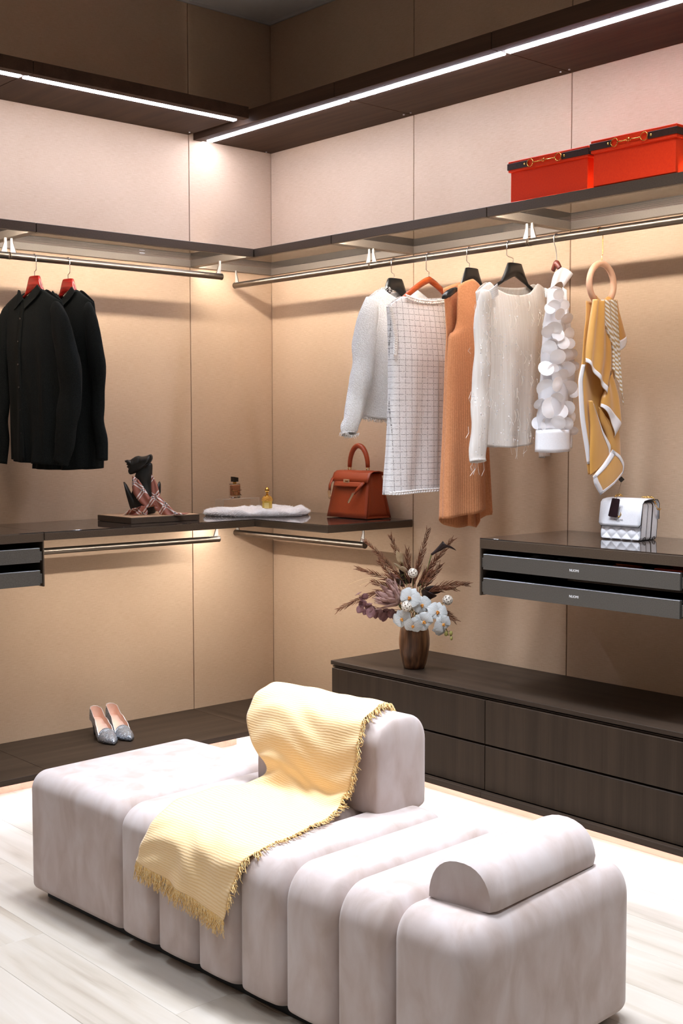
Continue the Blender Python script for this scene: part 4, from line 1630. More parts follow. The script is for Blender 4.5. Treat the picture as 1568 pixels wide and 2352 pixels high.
for k, (x, y, r0) in enumerate(petals):
    rn = random.Random(k)
    p = pl.at((x, y), 0.058 + 0.012 * rn.random() - 0.00002 * (x - 1266) ** 2)
    R = r0 * 0.00182
    tilt = rn.uniform(-0.5, 0.6)
    yaw = rn.uniform(-0.6, 0.6)
    ax = (pl.u * math.cos(yaw) + pl.n * math.sin(yaw)).normalized()
    ay = (Vector((0, 0, 1)) * math.cos(tilt) + pl.n * math.sin(tilt)).normalized()
    az = ax.cross(ay)
    mb = MB()
    rows = []
    cup = rn.uniform(0.1, 0.35)
    for i in range(4):
        f = i / 3 * 0.98 + 0.02
        rows.append([p + ax * (R * f * math.cos(a * 2 * PI / 16)) + ay * (R * f * math.sin(a * 2 * PI / 16)) + az * (R * cup * f * f * math.sin(a * 2 * PI / 16)) for a in range(16)])
    mb.grid(rows, close_u=True)
    mb.build('petal', M_PETAL, t, smooth=True)

# ---------------------------------------------------------------- silk scarf on a wooden ring
M_RING = noisy('pale_beech', rgb(214, 164, 132), rgb(228, 182, 152), rough=0.45, scale=(30, 30, 8))
def silk(name, c1, c2):
    return noisy(name, c1, c2, rough=0.32, scale=(9, 9, 3), spec=0.6, sheen=0.3, lo=0.3, hi=0.7)
M_SILK = silk('gold_silk', rgb(204, 144, 62), rgb(224, 170, 94))
M_SILKW = plain('white_silk', rgb(238, 234, 236), 0.35)
def stripe_mat():
    tt = NT('striped_silk').set(Roughness=0.35, Specular_IOR_Level=0.5)
    v = coords(tt, 'UV', (1, 1, 1), (0, 0, math.radians(-52)))
    w = tt.n('ShaderNodeTexWave', wave_type='BANDS', bands_direction='X')
    w.inputs['Scale'].default_value = 30.0
    w.inputs['Distortion'].default_value = 0.6
    w.inputs['Detail'].default_value = 0.0
    tt.l(v, w.inputs['Vector'])
    tt.l(ramp(tt, w.outputs[1], [(0.45, rgb(196, 160, 112)), (0.55, rgb(240, 234, 226))]), tt.b.inputs['Base Color'])
    return tt.m
M_STRIPE = stripe_mat()
c, pl = hung(1378)
rc = pl.at((1381, 652))
rg = thing('ring_hanger', 'pale wooden ring on a thin gold hook holding the scarf', 'hanger', rc)
mb = MB()
N1, N2, R1, R2 = 40, 12, 0.067, 0.0108
mb.grid([[rc + UX * ((R1 + R2 * math.cos(b)) * math.cos(a)) + Vector((0, 0, (R1 + R2 * math.cos(b)) * math.sin(a))) + pl.n * (R2 * math.sin(b))
          for b in [2 * PI * k / N2 for k in range(N2)]] for a in [2 * PI * k / N1 for k in range(N1 + 1)]], close_u=True)
mb.build('ring', M_RING, rg, smooth=True)
hook(rg, Vector((-RD, c.y, RZ)), UX, rc.z + R1 + R2 + 0.002, M_GOLD, r=0.0012, jog=0.0118, du=rc.x + RD)
t = thing('silk_scarf', 'gold silk scarf with white borders looped through the wooden ring', 'scarf', (rc.x, c.y, 1.15))
def part_sheet(name, mat, off, top, right, bottom, left, nx=24, ny=40, borders=()):
    """cloth sheet; borders = (edge, first cell, last cell, depth in cells) re-lays a white strip on it"""
    r, uv = sheet(pl, top, right, bottom, left, nx, ny, off)
    o = MB().grid(r, uvs=uv).build(name, mat, t, smooth=True, solid=0.001)
    for edge, a, b, dpt in borders:
        if edge == 'bottom':
            sub = [[q + pl.n * 0.0016 for q in row] for row in r[ny - dpt:]]
        elif edge == 'top':
            sub = [[q + pl.n * 0.0016 for q in row] for row in r[:dpt + 1]]
        elif edge == 'left':
            sub = [[q + pl.n * 0.0016 for q in row[:dpt + 1]] for row in r[a:b + 1]]
        else:
            sub = [[q + pl.n * 0.0016 for q in row[nx - dpt:]] for row in r[a:b + 1]]
        MB().grid(sub).build('white_border', M_SILKW, o, smooth=True, solid=0.0006)
    return o
part_sheet('under_layer', M_SILK, lambda u, v: -0.004 - 0.012 * max(0, 1 - v / 0.12) + 0.010 * math.sin(u * 11) * v ** 0.7,
           [(1354, 690), (1380, 694), (1406, 690)], [(1406, 690), (1412, 800), (1418, 900), (1420, 1000), (1421, 1060), (1418, 1070)],
           [(1352, 1090), (1385, 1080), (1418, 1070)], [(1354, 690), (1343, 760), (1338, 830), (1329, 876), (1333, 960), (1346, 1045), (1352, 1090)], 30, 60, (('left', 22, 56, 3),))
part_sheet('front_fold', M_SILK, lambda u, v: 0.012 + 0.016 * prof(u) + 0.005 * math.sin(u * 15),
           [(1354, 688), (1368, 692), (1384, 690)], [(1384, 690), (1391, 780), (1393, 840), (1382, 906)], [(1337, 832), (1356, 868), (1382, 906)],
           [(1354, 688), (1344, 750), (1338, 800), (1337, 832)], 24, 40, (('bottom', 0, 0, 3),))
part_sheet('striped_fold', M_STRIPE, lambda u, v: 0.022 + 0.008 * prof(u) + 0.003 * math.sin(u * 20),
           [(1367, 690), (1386, 690), (1402, 690)], [(1402, 690), (1407, 760), (1412, 850), (1418, 932)], [(1393, 850), (1406, 890), (1418, 932)],
           [(1367, 690), (1366, 728), (1380, 765), (1392, 800), (1393, 850)])
part_sheet('side_fold', M_SILK, lambda u, v: 0.010 + 0.006 * max(0, 1 - v / 0.25) + 0.010 * prof(u),
           [(1396, 690), (1406, 690)], [(1406, 690), (1418, 730), (1431, 778), (1428, 792)], [(1413, 806), (1420, 800), (1428, 792)], [(1396, 690), (1406, 740), (1413, 806)], 10, 24, (('bottom', 0, 0, 5),))
part_sheet('middle_fold', M_SILK, lambda u, v: 0.010 + 0.014 * prof(u) + 0.004 * math.sin(u * 9),
           [(1382, 898), (1393, 850)], [(1393, 850), (1410, 905), (1416, 950), (1417, 975), (1400, 1006)], [(1372, 934), (1390, 966), (1400, 1006)],
           [(1382, 898), (1375, 914), (1372, 934)], 24, 24, (('bottom', 0, 0, 5),))
part_sheet('inner_fold', M_SILK, lambda u, v: 0.004 + 0.012 * prof(u),
           [(1372, 934), (1400, 1000)], [(1400, 1000), (1415, 975), (1420, 1000), (1421, 1066)], [(1396, 1036), (1408, 1048), (1421, 1066)],
           [(1372, 934), (1376, 970), (1388, 1000), (1396, 1036)], 16, 20)
part_sheet('lower_fold', M_SILK, lambda u, v: 0.008 + 0.012 * prof(u),
           [(1346, 920), (1352, 922)], [(1352, 922), (1362, 948), (1378, 990), (1395, 1020), (1396, 1036)], [(1350, 1092), (1372, 1066), (1396, 1036)],
           [(1346, 920), (1350, 980), (1349, 1040), (1350, 1092)], 24, 36, (('right', 2, 36, 5),))
part_sheet('corner_fold', M_SILK, lambda u, v: 0.020 + 0.010 * prof(u) * prof(v),
           [(1349, 1094), (1372, 1066), (1394, 1032)], [(1394, 1032), (1412, 1046), (1421, 1064), (1419, 1086)], [(1366, 1137), (1395, 1114), (1419, 1086)],
           [(1349, 1094), (1352, 1112), (1366, 1137)], 24, 24, (('top', 0, 0, 4), ('bottom', 0, 0, 4), ('left', 0, 24, 3), ('right', 0, 24, 3)))
# the silk goes through the ring, over its lower rim
rows = []
for j in range(15):
    be = PI * j / 14
    rows.append([rc + (UX * math.cos(ph) + Vector((0, 0, math.sin(ph)))) * R1 + (pl.n * math.cos(be) - (UX * math.cos(ph) + Vector((0, 0, math.sin(ph)))) * math.sin(be)) * (R2 + 0.0022 + 0.0008 * math.sin(k_ * 1.9))
                 for k_, ph in enumerate([-PI / 2 - 0.72 + 1.44 * q / 24 for q in range(25)])])
MB().grid(rows).build('ring_loop', M_SILK, t, smooth=True, solid=0.001)
# sewn-in label, string and swing tag hanging in front of the white bag
WXF = -0.2165
mb = MB().prism([pl.at(q, 0.02) for q in ((1408, 1100), (1416, 1094), (1423, 1101), (1415, 1108))], -pl.n * 0.001)
mb.build('sewn_label', M_BLACK, t)
tpl = Plane((WXF, -2.1, 1.0), (0, -1, 0))
a, b = pl.at((1415, 1106), 0.021), tpl.at((1414, 1150))
MB().tube([a, a.lerp(b, .5) + UX * 0.003, b], 0.0005, 4).tube([a, a.lerp(b, .5) - UX * 0.003, b], 0.0005, 4).build('tag_string', plain('brown_string', rgb(96, 70, 50), 0.8), t)
tg = MB().prism([tpl.at(q) for q in ((1405, 1145), (1407, 1144), (1421, 1146), (1423, 1148), (1417, 1186), (1415, 1189), (1398, 1186), (1396, 1184))], -tpl.n * 0.0012)
tg.build('swing_tag', noisy('black_card', rgb(30, 20, 24), rgb(46, 26, 34), 0.3, (60, 60, 60)), t)


# ================================================================== RED GIFT BOXES ON THE UPPER SHELF
M_RED = noisy('red_card', rgb(246, 56, 14), rgb(252, 64, 18), rough=0.6, scale=(200, 200, 200), spec=0.25)
M_STRAP = noisy('dark_brown_leather', rgb(52, 26, 16), rgb(64, 34, 22), rough=0.5, scale=(150, 150, 150))


def ring_xz(mb, c, R, r, ax, n=20, k=6):
    """torus; its plane spanned by ax and z"""
    c, ax = Vector(c), Vector(ax).normalized()
    nn = Vector((ax.y, -ax.x, 0))
    rows = []
    for i in range(n + 1):
        a = 2 * PI * i / n
        d = ax * math.cos(a) + Vector((0, 0, math.sin(a)))
        rows.append([c + d * (R + r * math.cos(2 * PI * j / k)) + nn * (r * math.sin(2 * PI * j / k)) for j in range(k)])
    mb.grid(rows, close_u=True)
    return mb


def gift_box(x0, x1, y0, y1, z, h, lid, label):
    t = thing('gift_box', label, 'box', ((x0 + x1) / 2, (y0 + y1) / 2, z), 'red strapped boxes')
    MB().bbox(x0, x1, y0, y1, z, z + h - 0.006, 0.002).build('body', M_RED, t)
    g = 0.0065
    MB().bbox(x0 - g, x1 + g, y0 - g, y1 + g, z + h - lid, z + h, 0.002).build('lid', M_RED, t)
    zc = z + h - lid * 0.5
    sw = 0.0105
    fx = x0 - g
    L = y1 - y0
    ya, yb = y1 + g, y0 - g
    q1, q2 = ya - L * 0.27, yb + L * 0.33
    # leather strap: two pieces on the front, running round the ends and back
    MB().bbox(fx - 0.0025, fx - 0.0003, q1, ya + 0.002, zc - sw, zc + sw, 0.0005).build('strap', M_STRAP, t)
    MB().bbox(fx - 0.0025, fx - 0.0003, yb - 0.002, q2, zc - sw, zc + sw, 0.0005).build('strap', M_STRAP, t)
    MB().bbox(fx, x1 + g, yb - 0.0025, yb - 0.0003, zc - sw, zc + sw, 0.0005).build('strap', M_STRAP, t)
    MB().bbox(fx, x1 + g, ya + 0.0003, ya + 0.0025, zc - sw, zc + sw, 0.0005).build('strap', M_STRAP, t)
    r1, r2 = q1 - 0.012, q2 + 0.012
    for r in (r1, r2):
        ring_xz(MB(), (fx - 0.004, r, zc), 0.0125, 0.0014, (0, 1, 0)).build('buckle_ring', M_GOLD, t, smooth=True)
    bar = MB()
    mid = (r1 + r2) / 2
    bar.tube([(fx - 0.004, r1 - 0.012, zc), (fx - 0.005, r1 - 0.02, zc - 0.001), (fx - 0.005, mid + 0.006, zc)], [0.0022, 0.0018, 0.0016], 8)
    bar.tube([(fx - 0.004, r2 + 0.012, zc), (fx - 0.005, r2 + 0.02, zc - 0.001), (fx - 0.005, mid - 0.006, zc)], [0.0022, 0.0018, 0.0016], 8)
    ring_xz(bar, (fx - 0.005, mid + 0.003, zc), 0.0052, 0.0012, (0, 1, 0), 12, 5)
    ring_xz(bar, (fx - 0.005, mid - 0.003, zc), 0.0052, 0.0012, (1, 0, 0), 12, 5)
    bar.build('snaffle_bit', M_GOLD, t, smooth=True)
    for r in (q1 + 0.012, q2 - 0.012):
        s = MB()
        s.sphere((fx - 0.003, r, zc), 0.004, 8, 5, (0.6, 1, 1))
        s.build('stud', M_GOLD, t, smooth=True)


BZ = ST + 0.0025
gift_box(-0.44, -0.17, -2.172, -1.852, BZ, 0.136, 0.036, 'red gift box with leather strap, beside the larger red box')
gift_box(-0.455, -0.15, -2.505, -2.205, BZ, 0.142, 0.040, 'red gift box with leather strap whose lid overlaps its neighbour')

# ================================================================== ORANGE HANDBAG
M_TAN = noisy('rust_leather', rgb(150, 56, 20), rgb(164, 65, 25), rough=0.42, scale=(350, 350, 350), bstr=0.15, bdist=0.001)
hb = thing('handbag', 'rust leather handbag with arched handle on the corner shelf', 'handbag', (-0.09, -0.715, MT + 0.001))
HX, HY0, HY1, HZ = -0.168, -0.842, -0.590, MT + 0.0035    # front face plane, right end, left end


def trap(mb, xf_b, xf_t, xb_b, xb_t, y0b, y1b, y0t, y1t, z0, z1, b=0.0):
    vs = [(xf_b, y0b, z0), (xf_b, y1b, z0), (xb_b, y1b, z0), (xb_b, y0b, z0),
          (xf_t, y0t, z1), (xf_t, y1t, z1), (xb_t, y1t, z1), (xb_t, y0t, z1)]
    return mb.add(vs, [(0, 1, 2, 3), (7, 6, 5, 4), (0, 4, 5, 1), (1, 5, 6, 2), (2, 6, 7, 3), (3, 7, 4, 0)])


BH = 0.192
# front and back leather walls with softened edges
def wall_sheet(xb, xt, y0b, y1b, y0t, y1t, z0, z1, th=0.006):
    rows = []
    for j in range(9):
        v = j / 8
        row = []
        for i in range(13):
            u = i / 12
            ya = y0b + (y0t - y0b) * v
            yb = y1b + (y1t - y1b) * v
            row.append(Vector((xb + (xt - xb) * v - 0.004 * math.sin(PI * u) * math.sin(PI * v), ya + (yb - ya) * u, z0 + (z1 - z0) * v)))
        rows.append(row)
    return MB().grid(rows)
wall_sheet(HX, HX + 0.038, HY0, HY1, HY0 + 0.02, HY1 - 0.02, HZ, HZ + BH).build('front_wall', M_TAN, hb, smooth=True, solid=0.005)
wall_sheet(-0.03, -0.068, HY0, HY1, HY0 + 0.02, HY1 - 0.02, HZ, HZ + BH).build('back_wall', M_TAN, hb, smooth=True, solid=0.005)
trap(MB(), HX + 0.003, HX + 0.005, -0.033, -0.035, HY0 + 0.002, HY1 - 0.002, HY0 + 0.003, HY1 - 0.003, HZ, HZ + 0.008).build('bottom', M_TAN, hb)
for nm, yb, yt, sg in (('gusset', HY0 + 0.004, HY0 + 0.022, 1), ('gusset', HY1 - 0.004, HY1 - 0.022, -1)):
    rows = []
    for j in range(9):
        v = j / 8
        xa, xb = HX + 0.004 + 0.038 * v, -0.034 - 0.036 * v
        rows.append([Vector((xa + (xb - xa) * i / 8, yb + (yt - yb) * v + sg * 0.010 * math.sin(PI * i / 8) * (0.2 + 0.8 * v), HZ + BH * 0.985 * v)) for i in range(9)])
    MB().grid(rows).build(nm, M_TAN, hb, smooth=True, solid=0.003)
# flap: over the top and down the front, notched at both ends
def flap_outline():
    y0, y1 = HY0 + 0.012, HY1 - 0.008
    return y0, y1
fy0, fy1 = flap_outline()
rows = []
xs_back, xs_front = -0.062, HX + 0.036
path = [(-0.062, HZ + BH - 0.012), (-0.064, HZ + BH + 0.002), (-0.085, HZ + BH + 0.006), (-0.118, HZ + BH + 0.005), (HX + 0.034, HZ + BH - 0.004), (HX + 0.025, HZ + BH - 0.022), (HX + 0.017, HZ + BH - 0.040)]
for (xx, zz) in path:
    rows.append([Vector((xx, fy0 + (fy1 - fy0) * k / 16, zz)) for k in range(17)])
MB().grid(rows).build('flap', M_TAN, hb, smooth=True, solid=0.004)
rows = []
for j in range(5):
    v = j / 4
    ins = 0.028
    rows.append([Vector((HX + 0.017 - 0.010 * v - 0.002, fy0 + ins + (fy1 - fy0 - 2 * ins) * k / 12, HZ + BH - 0.040 - 0.020 * v)) for k in range(13)])
MB().grid(rows).build('flap_tongue', M_TAN, hb, smooth=True, solid=0.004)
# turn lock
ym = (fy0 + fy1) / 2 + 0.012
MB().bbox(HX + 0.0105, HX + 0.0135, ym - 0.019, ym + 0.019, HZ + BH - 0.044, HZ + BH - 0.029, 0.0008).build('lock_plate', M_PALEGOLD if 'M_PALEGOLD' in globals() else plain('pale_gold', rgb(236, 214, 184), 0.25, 0.9), hb)
M_PALEGOLD = MATS['pale_gold']
k = MB()
k.lathe((0, 0, 0), [(0.004, 0.0), (0.004, 0.006), (0.002, 0.008)], 12)
k.xf(Matrix.Translation((HX + 0.0105, ym - 0.003, HZ + BH - 0.0365)) @ Matrix.Rotation(-PI / 2, 4, 'Y'))
k.build('turn_knob', plain('old_gold', rgb(150, 100, 60), 0.3, 1.0), hb, angle=40)
# side straps hanging open with metal ends
def strap(pts, w, name):
    rows = []
    for p, d in pts:
        p, d = Vector(p), Vector(d).normalized()
        s = d.cross(Vector((-1, 0, 0))) * (w / 2)
        rows.append([p + s, p - s])
    return MB().grid(rows).build(name, M_TAN, hb, smooth=True, solid=0.003)
s1 = strap([((HX + 0.020, HY1 - 0.014, HZ + BH - 0.026), (0, 0, -1)), ((HX + 0.004, HY1 - 0.013, HZ + BH - 0.055), (0, -0.15, -1)), ((HX - 0.004, HY1 - 0.020, HZ + BH - 0.082), (0, -0.3, -1))], 0.014, 'side_strap')
MB().prism([(HX - 0.006, HY1 - 0.012, HZ + BH - 0.080), (HX - 0.006, HY1 - 0.028, HZ + BH - 0.077), (HX - 0.008, HY1 - 0.034, HZ + BH - 0.108), (HX - 0.008, HY1 - 0.027, HZ + BH - 0.117), (HX - 0.008, HY1 - 0.018, HZ + BH - 0.112)], (-0.002, 0, 0)).build('strap_end', M_PALEGOLD, s1)
s2 = strap([((HX + 0.016, HY0 + 0.034, HZ + BH - 0.040), (0, 0.3, -1)), ((HX + 0.002, HY0 + 0.050, HZ + BH - 0.062), (0, 0.8, -1)), ((HX - 0.008, HY0 + 0.072, HZ + BH - 0.088), (0, 0.75, -1))], 0.014, 'side_strap')
MB().prism([(HX - 0.009, HY0 + 0.067, HZ + BH - 0.088), (HX - 0.009, HY0 + 0.077, HZ + BH - 0.083), (HX - 0.013, HY0 + 0.103, HZ + BH - 0.122), (HX - 0.013, HY0 + 0.101, HZ + BH - 0.130), (HX - 0.013, HY0 + 0.093, HZ + BH - 0.127)], (-0.002, 0, 0)).build('strap_end', M_PALEGOLD, s2)
# handle with its metal feet
hy, hz = (HY0 + HY1) / 2, HZ + BH + 0.006
pts = []
for i in range(17):
    a = PI * i / 16
    pts.append((-0.098, hy + 0.058 * math.cos(a) * (1 - 0.08 * math.sin(a)), hz + 0.016 + 0.092 * math.sin(a) ** 0.85))
MB().tube(pts, [0.0095 + 0.002 * math.sin(PI * i / 16) for i in range(17)], 12).build('handle', M_TAN, hb, smooth=True)
for yy in (hy - 0.058, hy + 0.058):
    ring_xz(MB(), (-0.098, yy, hz + 0.009), 0.008, 0.0018, (1, 0, 0), 16, 6).build('handle_ring', M_GOLD, hb, smooth=True)
    MB().bbox(-0.112, -0.084, yy - 0.026, yy + 0.026, hz - 0.003, hz + 0.003, 0.002).build('handle_tab', M_TAN, hb)

# ================================================================== WHITE QUILTED HANDBAG
M_WHITEL = noisy('white_leather', rgb(232, 229, 232), rgb(240, 238, 240), rough=0.38, scale=(300, 300, 300), bstr=0.08, bdist=0.0008)
M_EDGE = plain('dark_leather_edge', rgb(44, 34, 30), 0.5)
WX, WZ = -0.205, 0.998 + 0.0012
wy1, wy0 = -2.064, -2.226
WBH = 0.138
wb = thing('handbag', 'white quilted flap handbag with gold chain on the drawer unit', 'handbag', (WX + 0.05, (wy0 + wy1) / 2, WZ))


def rrect(y0, y1, z0, z1, r, x, n=5, lean=0.0):
    pts = []
    for (cy, cz, a0) in ((y1 - r, z1 - r, 0), (y0 + r, z1 - r, PI / 2), (y0 + r, z0 + r, PI), (y1 - r, z0 + r, 1.5 * PI)):
        for k in range(n + 1):
            a = a0 + PI / 2 * k / n
            zz = cz + r * math.sin(a)
            pts.append(Vector((x + lean * (zz - z0), cy + r * math.cos(a), zz)))
    return pts


for nm, x0, x1 in (('front_section', WX, WX + 0.030), ('middle_section', WX + 0.0335, WX + 0.060), ('rear_section', WX + 0.0635, WX + 0.095)):
    ins = 0.0 if nm == 'front_section' else 0.003
    P = rrect(wy0 + ins, wy1 - ins, WZ, WZ + WBH - 0.012, 0.012, x0, lean=0.10)
    MB().prism(P, (x1 - x0, 0, 0)).build(nm, M_WHITEL, wb, angle=30)
    for xe in (x0, x1):
        mb = MB()
        Pe = rrect(wy0 + ins, wy1 - ins, WZ, WZ + WBH - 0.012, 0.012, xe, lean=0.10)
        mb.tube(Pe + [Pe[0]], 0.0011, 5)
        mb.build('piping', M_EDGE, wb, smooth=True)
# quilted lower front: pillowed diamonds
rows = []
NQ, MQ = 64, 26
for j in range(MQ + 1):
    row = []
    for i in range(NQ + 1):
        yy = wy1 - 0.004 - (wy1 - wy0 - 0.008) * i / NQ
        zz = WZ + 0.004 + 0.062 * j / MQ
        a = (i / NQ * 0.154) / 0.0205
        b = (0.062 * j / MQ) / 0.0205
        h = abs(math.sin(PI * (a + b) / 1.0 * 0.5 * 1.0 * 1.0)) * abs(math.sin(PI * (a - b) * 0.5))
        row.append(Vector((WX - 0.0008 - 0.0045 * h ** 0.6 + 0.10 * (zz - WZ), yy, zz)))
    rows.append(row)
MB().grid(rows).build('quilting', M_WHITEL, wb, smooth=True)
# flap: from behind over the top, down to two thirds of the front
prof_f = [(WX + 0.100, WZ + 0.070), (WX + 0.101, WZ + WBH - 0.016), (WX + 0.092, WZ + WBH - 0.003), (WX + 0.070, WZ + WBH), (WX + 0.040, WZ + WBH - 0.001), (WX + 0.016, WZ + WBH - 0.005), (WX + 0.006, WZ + WBH - 0.014),
          (WX - 0.000, WZ + 0.085), (WX - 0.004, WZ + 0.055), (WX - 0.005, WZ + 0.046)]
rows = []
for k_, (xx, zz) in enumerate(prof_f):
    e = 0.004
    if k_ == len(prof_f) - 1:
        e = -0.004
    rows.append([Vector((xx, wy1 + e - (wy1 - wy0 + 2 * e) * i / 10, zz)) for i in range(11)])
fo_ = MB().grid(rows).build('flap', M_WHITEL, wb, smooth=True, solid=0.0035)
edge = [rows[i][0] for i in range(len(rows))] + rows[-1] + [rows[i][-1] for i in range(len(rows) - 1, -1, -1)]
MB().tube(edge, 0.0017, 5).build('flap_edge', M_EDGE, fo_, smooth=True)
# gold antler badge and lettering on the flap
def on_flap(y, z):
    f = (z - (WZ + 0.055)) / 0.068
    return Vector((WX - 0.0068 + 0.0065 * f, y, z))
ycen = (wy0 + wy1) / 2 + 0.004
bd = MB()
for sg in (-1, 1):
    bd.tube([on_flap(ycen, WZ + 0.077), on_flap(ycen + sg * 0.005, WZ + 0.081), on_flap(ycen + sg * 0.0085, WZ + 0.087), on_flap(ycen + sg * 0.0065, WZ + 0.094)], [0.0012, 0.0016, 0.0013, 0.0005], 6)
    bd.tube([on_flap(ycen + sg * 0.0075, WZ + 0.085), on_flap(ycen + sg * 0.0045, WZ + 0.089)], [0.001, 0.0004], 5)
bd.tube([on_flap(ycen, WZ + 0.079), on_flap(ycen, WZ + 0.072)], [0.0014, 0.0005], 6)
bd.build('antler_badge', M_GOLD, fo_, smooth=True)
MP = plain('dark_print', rgb(60, 54, 54), 0.6)
text_mesh('SAINTY LETRENO', 0.0046, 'lettering', MP, fo_, frame(on_flap(ycen, WZ + 0.0685) + Vector((-0.0004, 0, 0)), (0, -1, 0), (0.09, 0, 1)), 0.0002)
for y_a, y_b in ((0.0055, 0.0005), (-0.0008, -0.0050)):      # second line, too small to read: two short strokes
    MB().tube([on_flap(ycen + y_a, WZ + 0.0635) + Vector((-0.0003, 0, 0)), on_flap(ycen + y_b, WZ + 0.0635) + Vector((-0.0003, 0, 0))], 0.0006, 5).build('print_stroke', MP, fo_)
# chain handle, each link a loop
def chain(parent, pts, n, R=0.0042):
    P = [Vector(p) for p in pts]
    for k_ in range(n):
        p = cat(P, (k_ + 0.5) / n)
        d = (cat(P, min(1, (k_ + 1) / n)) - cat(P, k_ / n)).normalized()
        s = d.orthogonal().normalized() if k_ % 2 else d.cross(d.orthogonal()).normalized()
        loop = [p + d * (R * 1.35 * math.cos(a)) + s * (R * 0.8 * math.sin(a)) for a in [2 * PI * i / 12 for i in range(13)]]
        MB().tube(loop, 0.0009, 5).build('chain_link', M_GOLD, parent, smooth=True)
zt = WZ + WBH
chain(wb, [(WX + 0.06, wy1 - 0.016, zt + 0.004), (WX + 0.07, wy1 - 0.022, zt + 0.010), (WX + 0.075, wy1 - 0.032, zt + 0.007)], 5)
chain(wb, [(WX + 0.05, wy0 + 0.028, zt + 0.006), (WX + 0.060, wy0 + 0.012, zt + 0.007), (WX + 0.066, wy0 - 0.002, zt + 0.004), (WX + 0.068, wy0 - 0.010, zt - 0.014), (WX + 0.078, wy0 - 0.014, zt - 0.032), (WX + 0.088, wy0 - 0.016, zt - 0.034)], 13)
for xx in (WX + 0.018, WX + 0.072):
    lp = [Vector((xx - 0.006, wy0 - 0.0012, WZ + 0.001)), Vector((xx - 0.005, wy0 - 0.004, WZ + 0.010)), Vector((xx + 0.003, wy0 - 0.004, WZ + 0.012)), Vector((xx + 0.008, wy0 - 0.0012, WZ + 0.003))]
    MB().tube(lp, 0.0014, 5).build('base_tab', M_EDGE, wb, smooth=True)

# ================================================================== TRAY, BUST, PLAID SCARF
M_TRAYTOP = wood('pale_tray_top', rgb(176, 140, 108), rgb(196, 160, 128), 'X')
tr = thing('display_tray', 'flat dark-edged wooden tray under the black bust', 'tray', (-0.85, -0.235, MT))
MB().bbox(-1.018, -0.684, -0.366, -0.105, MT + 0.0008, MT + 0.0245, 0.001).build('block', M_BRONZE, tr)
MB().bbox(-1.0165, -0.6855, -0.3645, -0.1065, MT + 0.0247, MT + 0.0265, 0.0005).build('top_face', M_TRAYTOP, tr)
TZ = MT + 0.0268
M_BUST = noisy('black_resin', rgb(26, 24, 20), rgb(36, 33, 28), rough=0.42, scale=(40, 40, 40))
bc = Vector((-0.862, -0.245, TZ))
bpl = Plane(bc, Vector((RT.x, RT.y, 0)))
bust = thing('display_bust', 'stylised black bust with raised chin wearing a plaid scarf', 'bust', bc)
brow = [(1062, 330, 349), (1068, 325, 350.5), (1075, 320, 350.5), (1084, 313, 350), (1092, 309.5, 350), (1098, 309, 350), (1106, 309, 349.5), (1115, 307, 350), (1125, 304, 353), (1135, 301, 356), (1145, 299, 359), (1155, 299, 360), (1165, 300, 360), (1174, 302, 358)]
HEADO = [(286, 1058), (287.5, 1061.5), (291.5, 1063.5), (289.3, 1066.3), (293, 1069), (291, 1072.5), (295, 1076.5), (294, 1082), (295.5, 1087), (299, 1090), (305, 1089), (313, 1086), (323, 1082), (333, 1075), (341, 1068), (347, 1061), (350.8, 1053), (350, 1046.5), (347, 1043), (342, 1044.5), (334, 1047.3), (325, 1048.2), (318, 1046.8), (311, 1048.5), (305, 1052.2), (299, 1056), (292, 1056)]
HO = [resample(HEADO + HEADO[:1], i / 90) for i in range(90)]
mb = MB()
for sg in (1, -1):
    rr = []
    for f in (1.0, 0.97, 0.90, 0.78, 0.6, 0.35, 0.06):
        ring = []
        for q in HO:
            ax_ = min(max(q.x, 303), 339)
            ay_ = 1068 - (ax_ - 303) * 0.30
            x_, y_ = ax_ + (q.x - ax_) * f, ay_ + (q.y - ay_) * f
            T = 0.033 * (0.42 + 0.58 * min(1, max(0, (x_ - 288) / 50)))
            if 300 < x_ < 322 and y_ < 1062:
                T *= 0.8
            ring.append(bpl.at((x_, y_), sg * T * math.sqrt(max(0, 1 - f * f))))
        rr.append(ring)
    mb.grid(rr, close_u=True)
    mb.add(rr[-1], [tuple(range(len(HO)))])
mb.build('head', M_BUST, bust, smooth=True)
rows = []
for (yy, xl, xr) in brow:
    a, b = bpl.at((xl, yy)), bpl.at((xr, yy))
    c_ = (a + b) / 2
    h = (b - a).length / 2
    head = False
    ring = []
    tmin = 0.62 if yy < 1120 else 0.65
    for kk in range(24):
        an = 2 * PI * kk / 24
        ca, sa = math.cos(an), math.sin(an)
        th = min(h * tmin, 0.034) if head else min(h * tmin, 0.04)
        # narrower towards the face
        wgt = (0.55 + 0.45 * (0.5 + 0.5 * ca)) if head else 1.0
        ring.append(c_ + bpl.u * (h * ca) + bpl.n * (th * sa * wgt))
    rows.append(ring)
base_ring = [Vector((p.x, p.y, TZ + 0.0005)) for p in rows[-1]]
rows.append(base_ring)
mb = MB().grid(rows, close_u=True)
mb.add(rows[0], [tuple(range(24))])
mb.add(base_ring, [tuple(range(24))[::-1]])
mb.build('neck', M_BUST, bust, smooth=True, subsurf=1)
EARO = [(345, 1045), (349, 1047), (350, 1053), (347, 1060), (342, 1065), (336, 1068), (334.5, 1064.5), (339, 1060), (342, 1054), (343, 1048)]
EP = [resample(EARO + EARO[:1], i / 40) for i in range(41)]
MB().tube([bpl.at((q.x, q.y), 0.0265 - 0.00035 * max(0, 1060 - q.y)) for q in EP], 0.0022, 8).build('ear', M_BUST, bust, smooth=True)
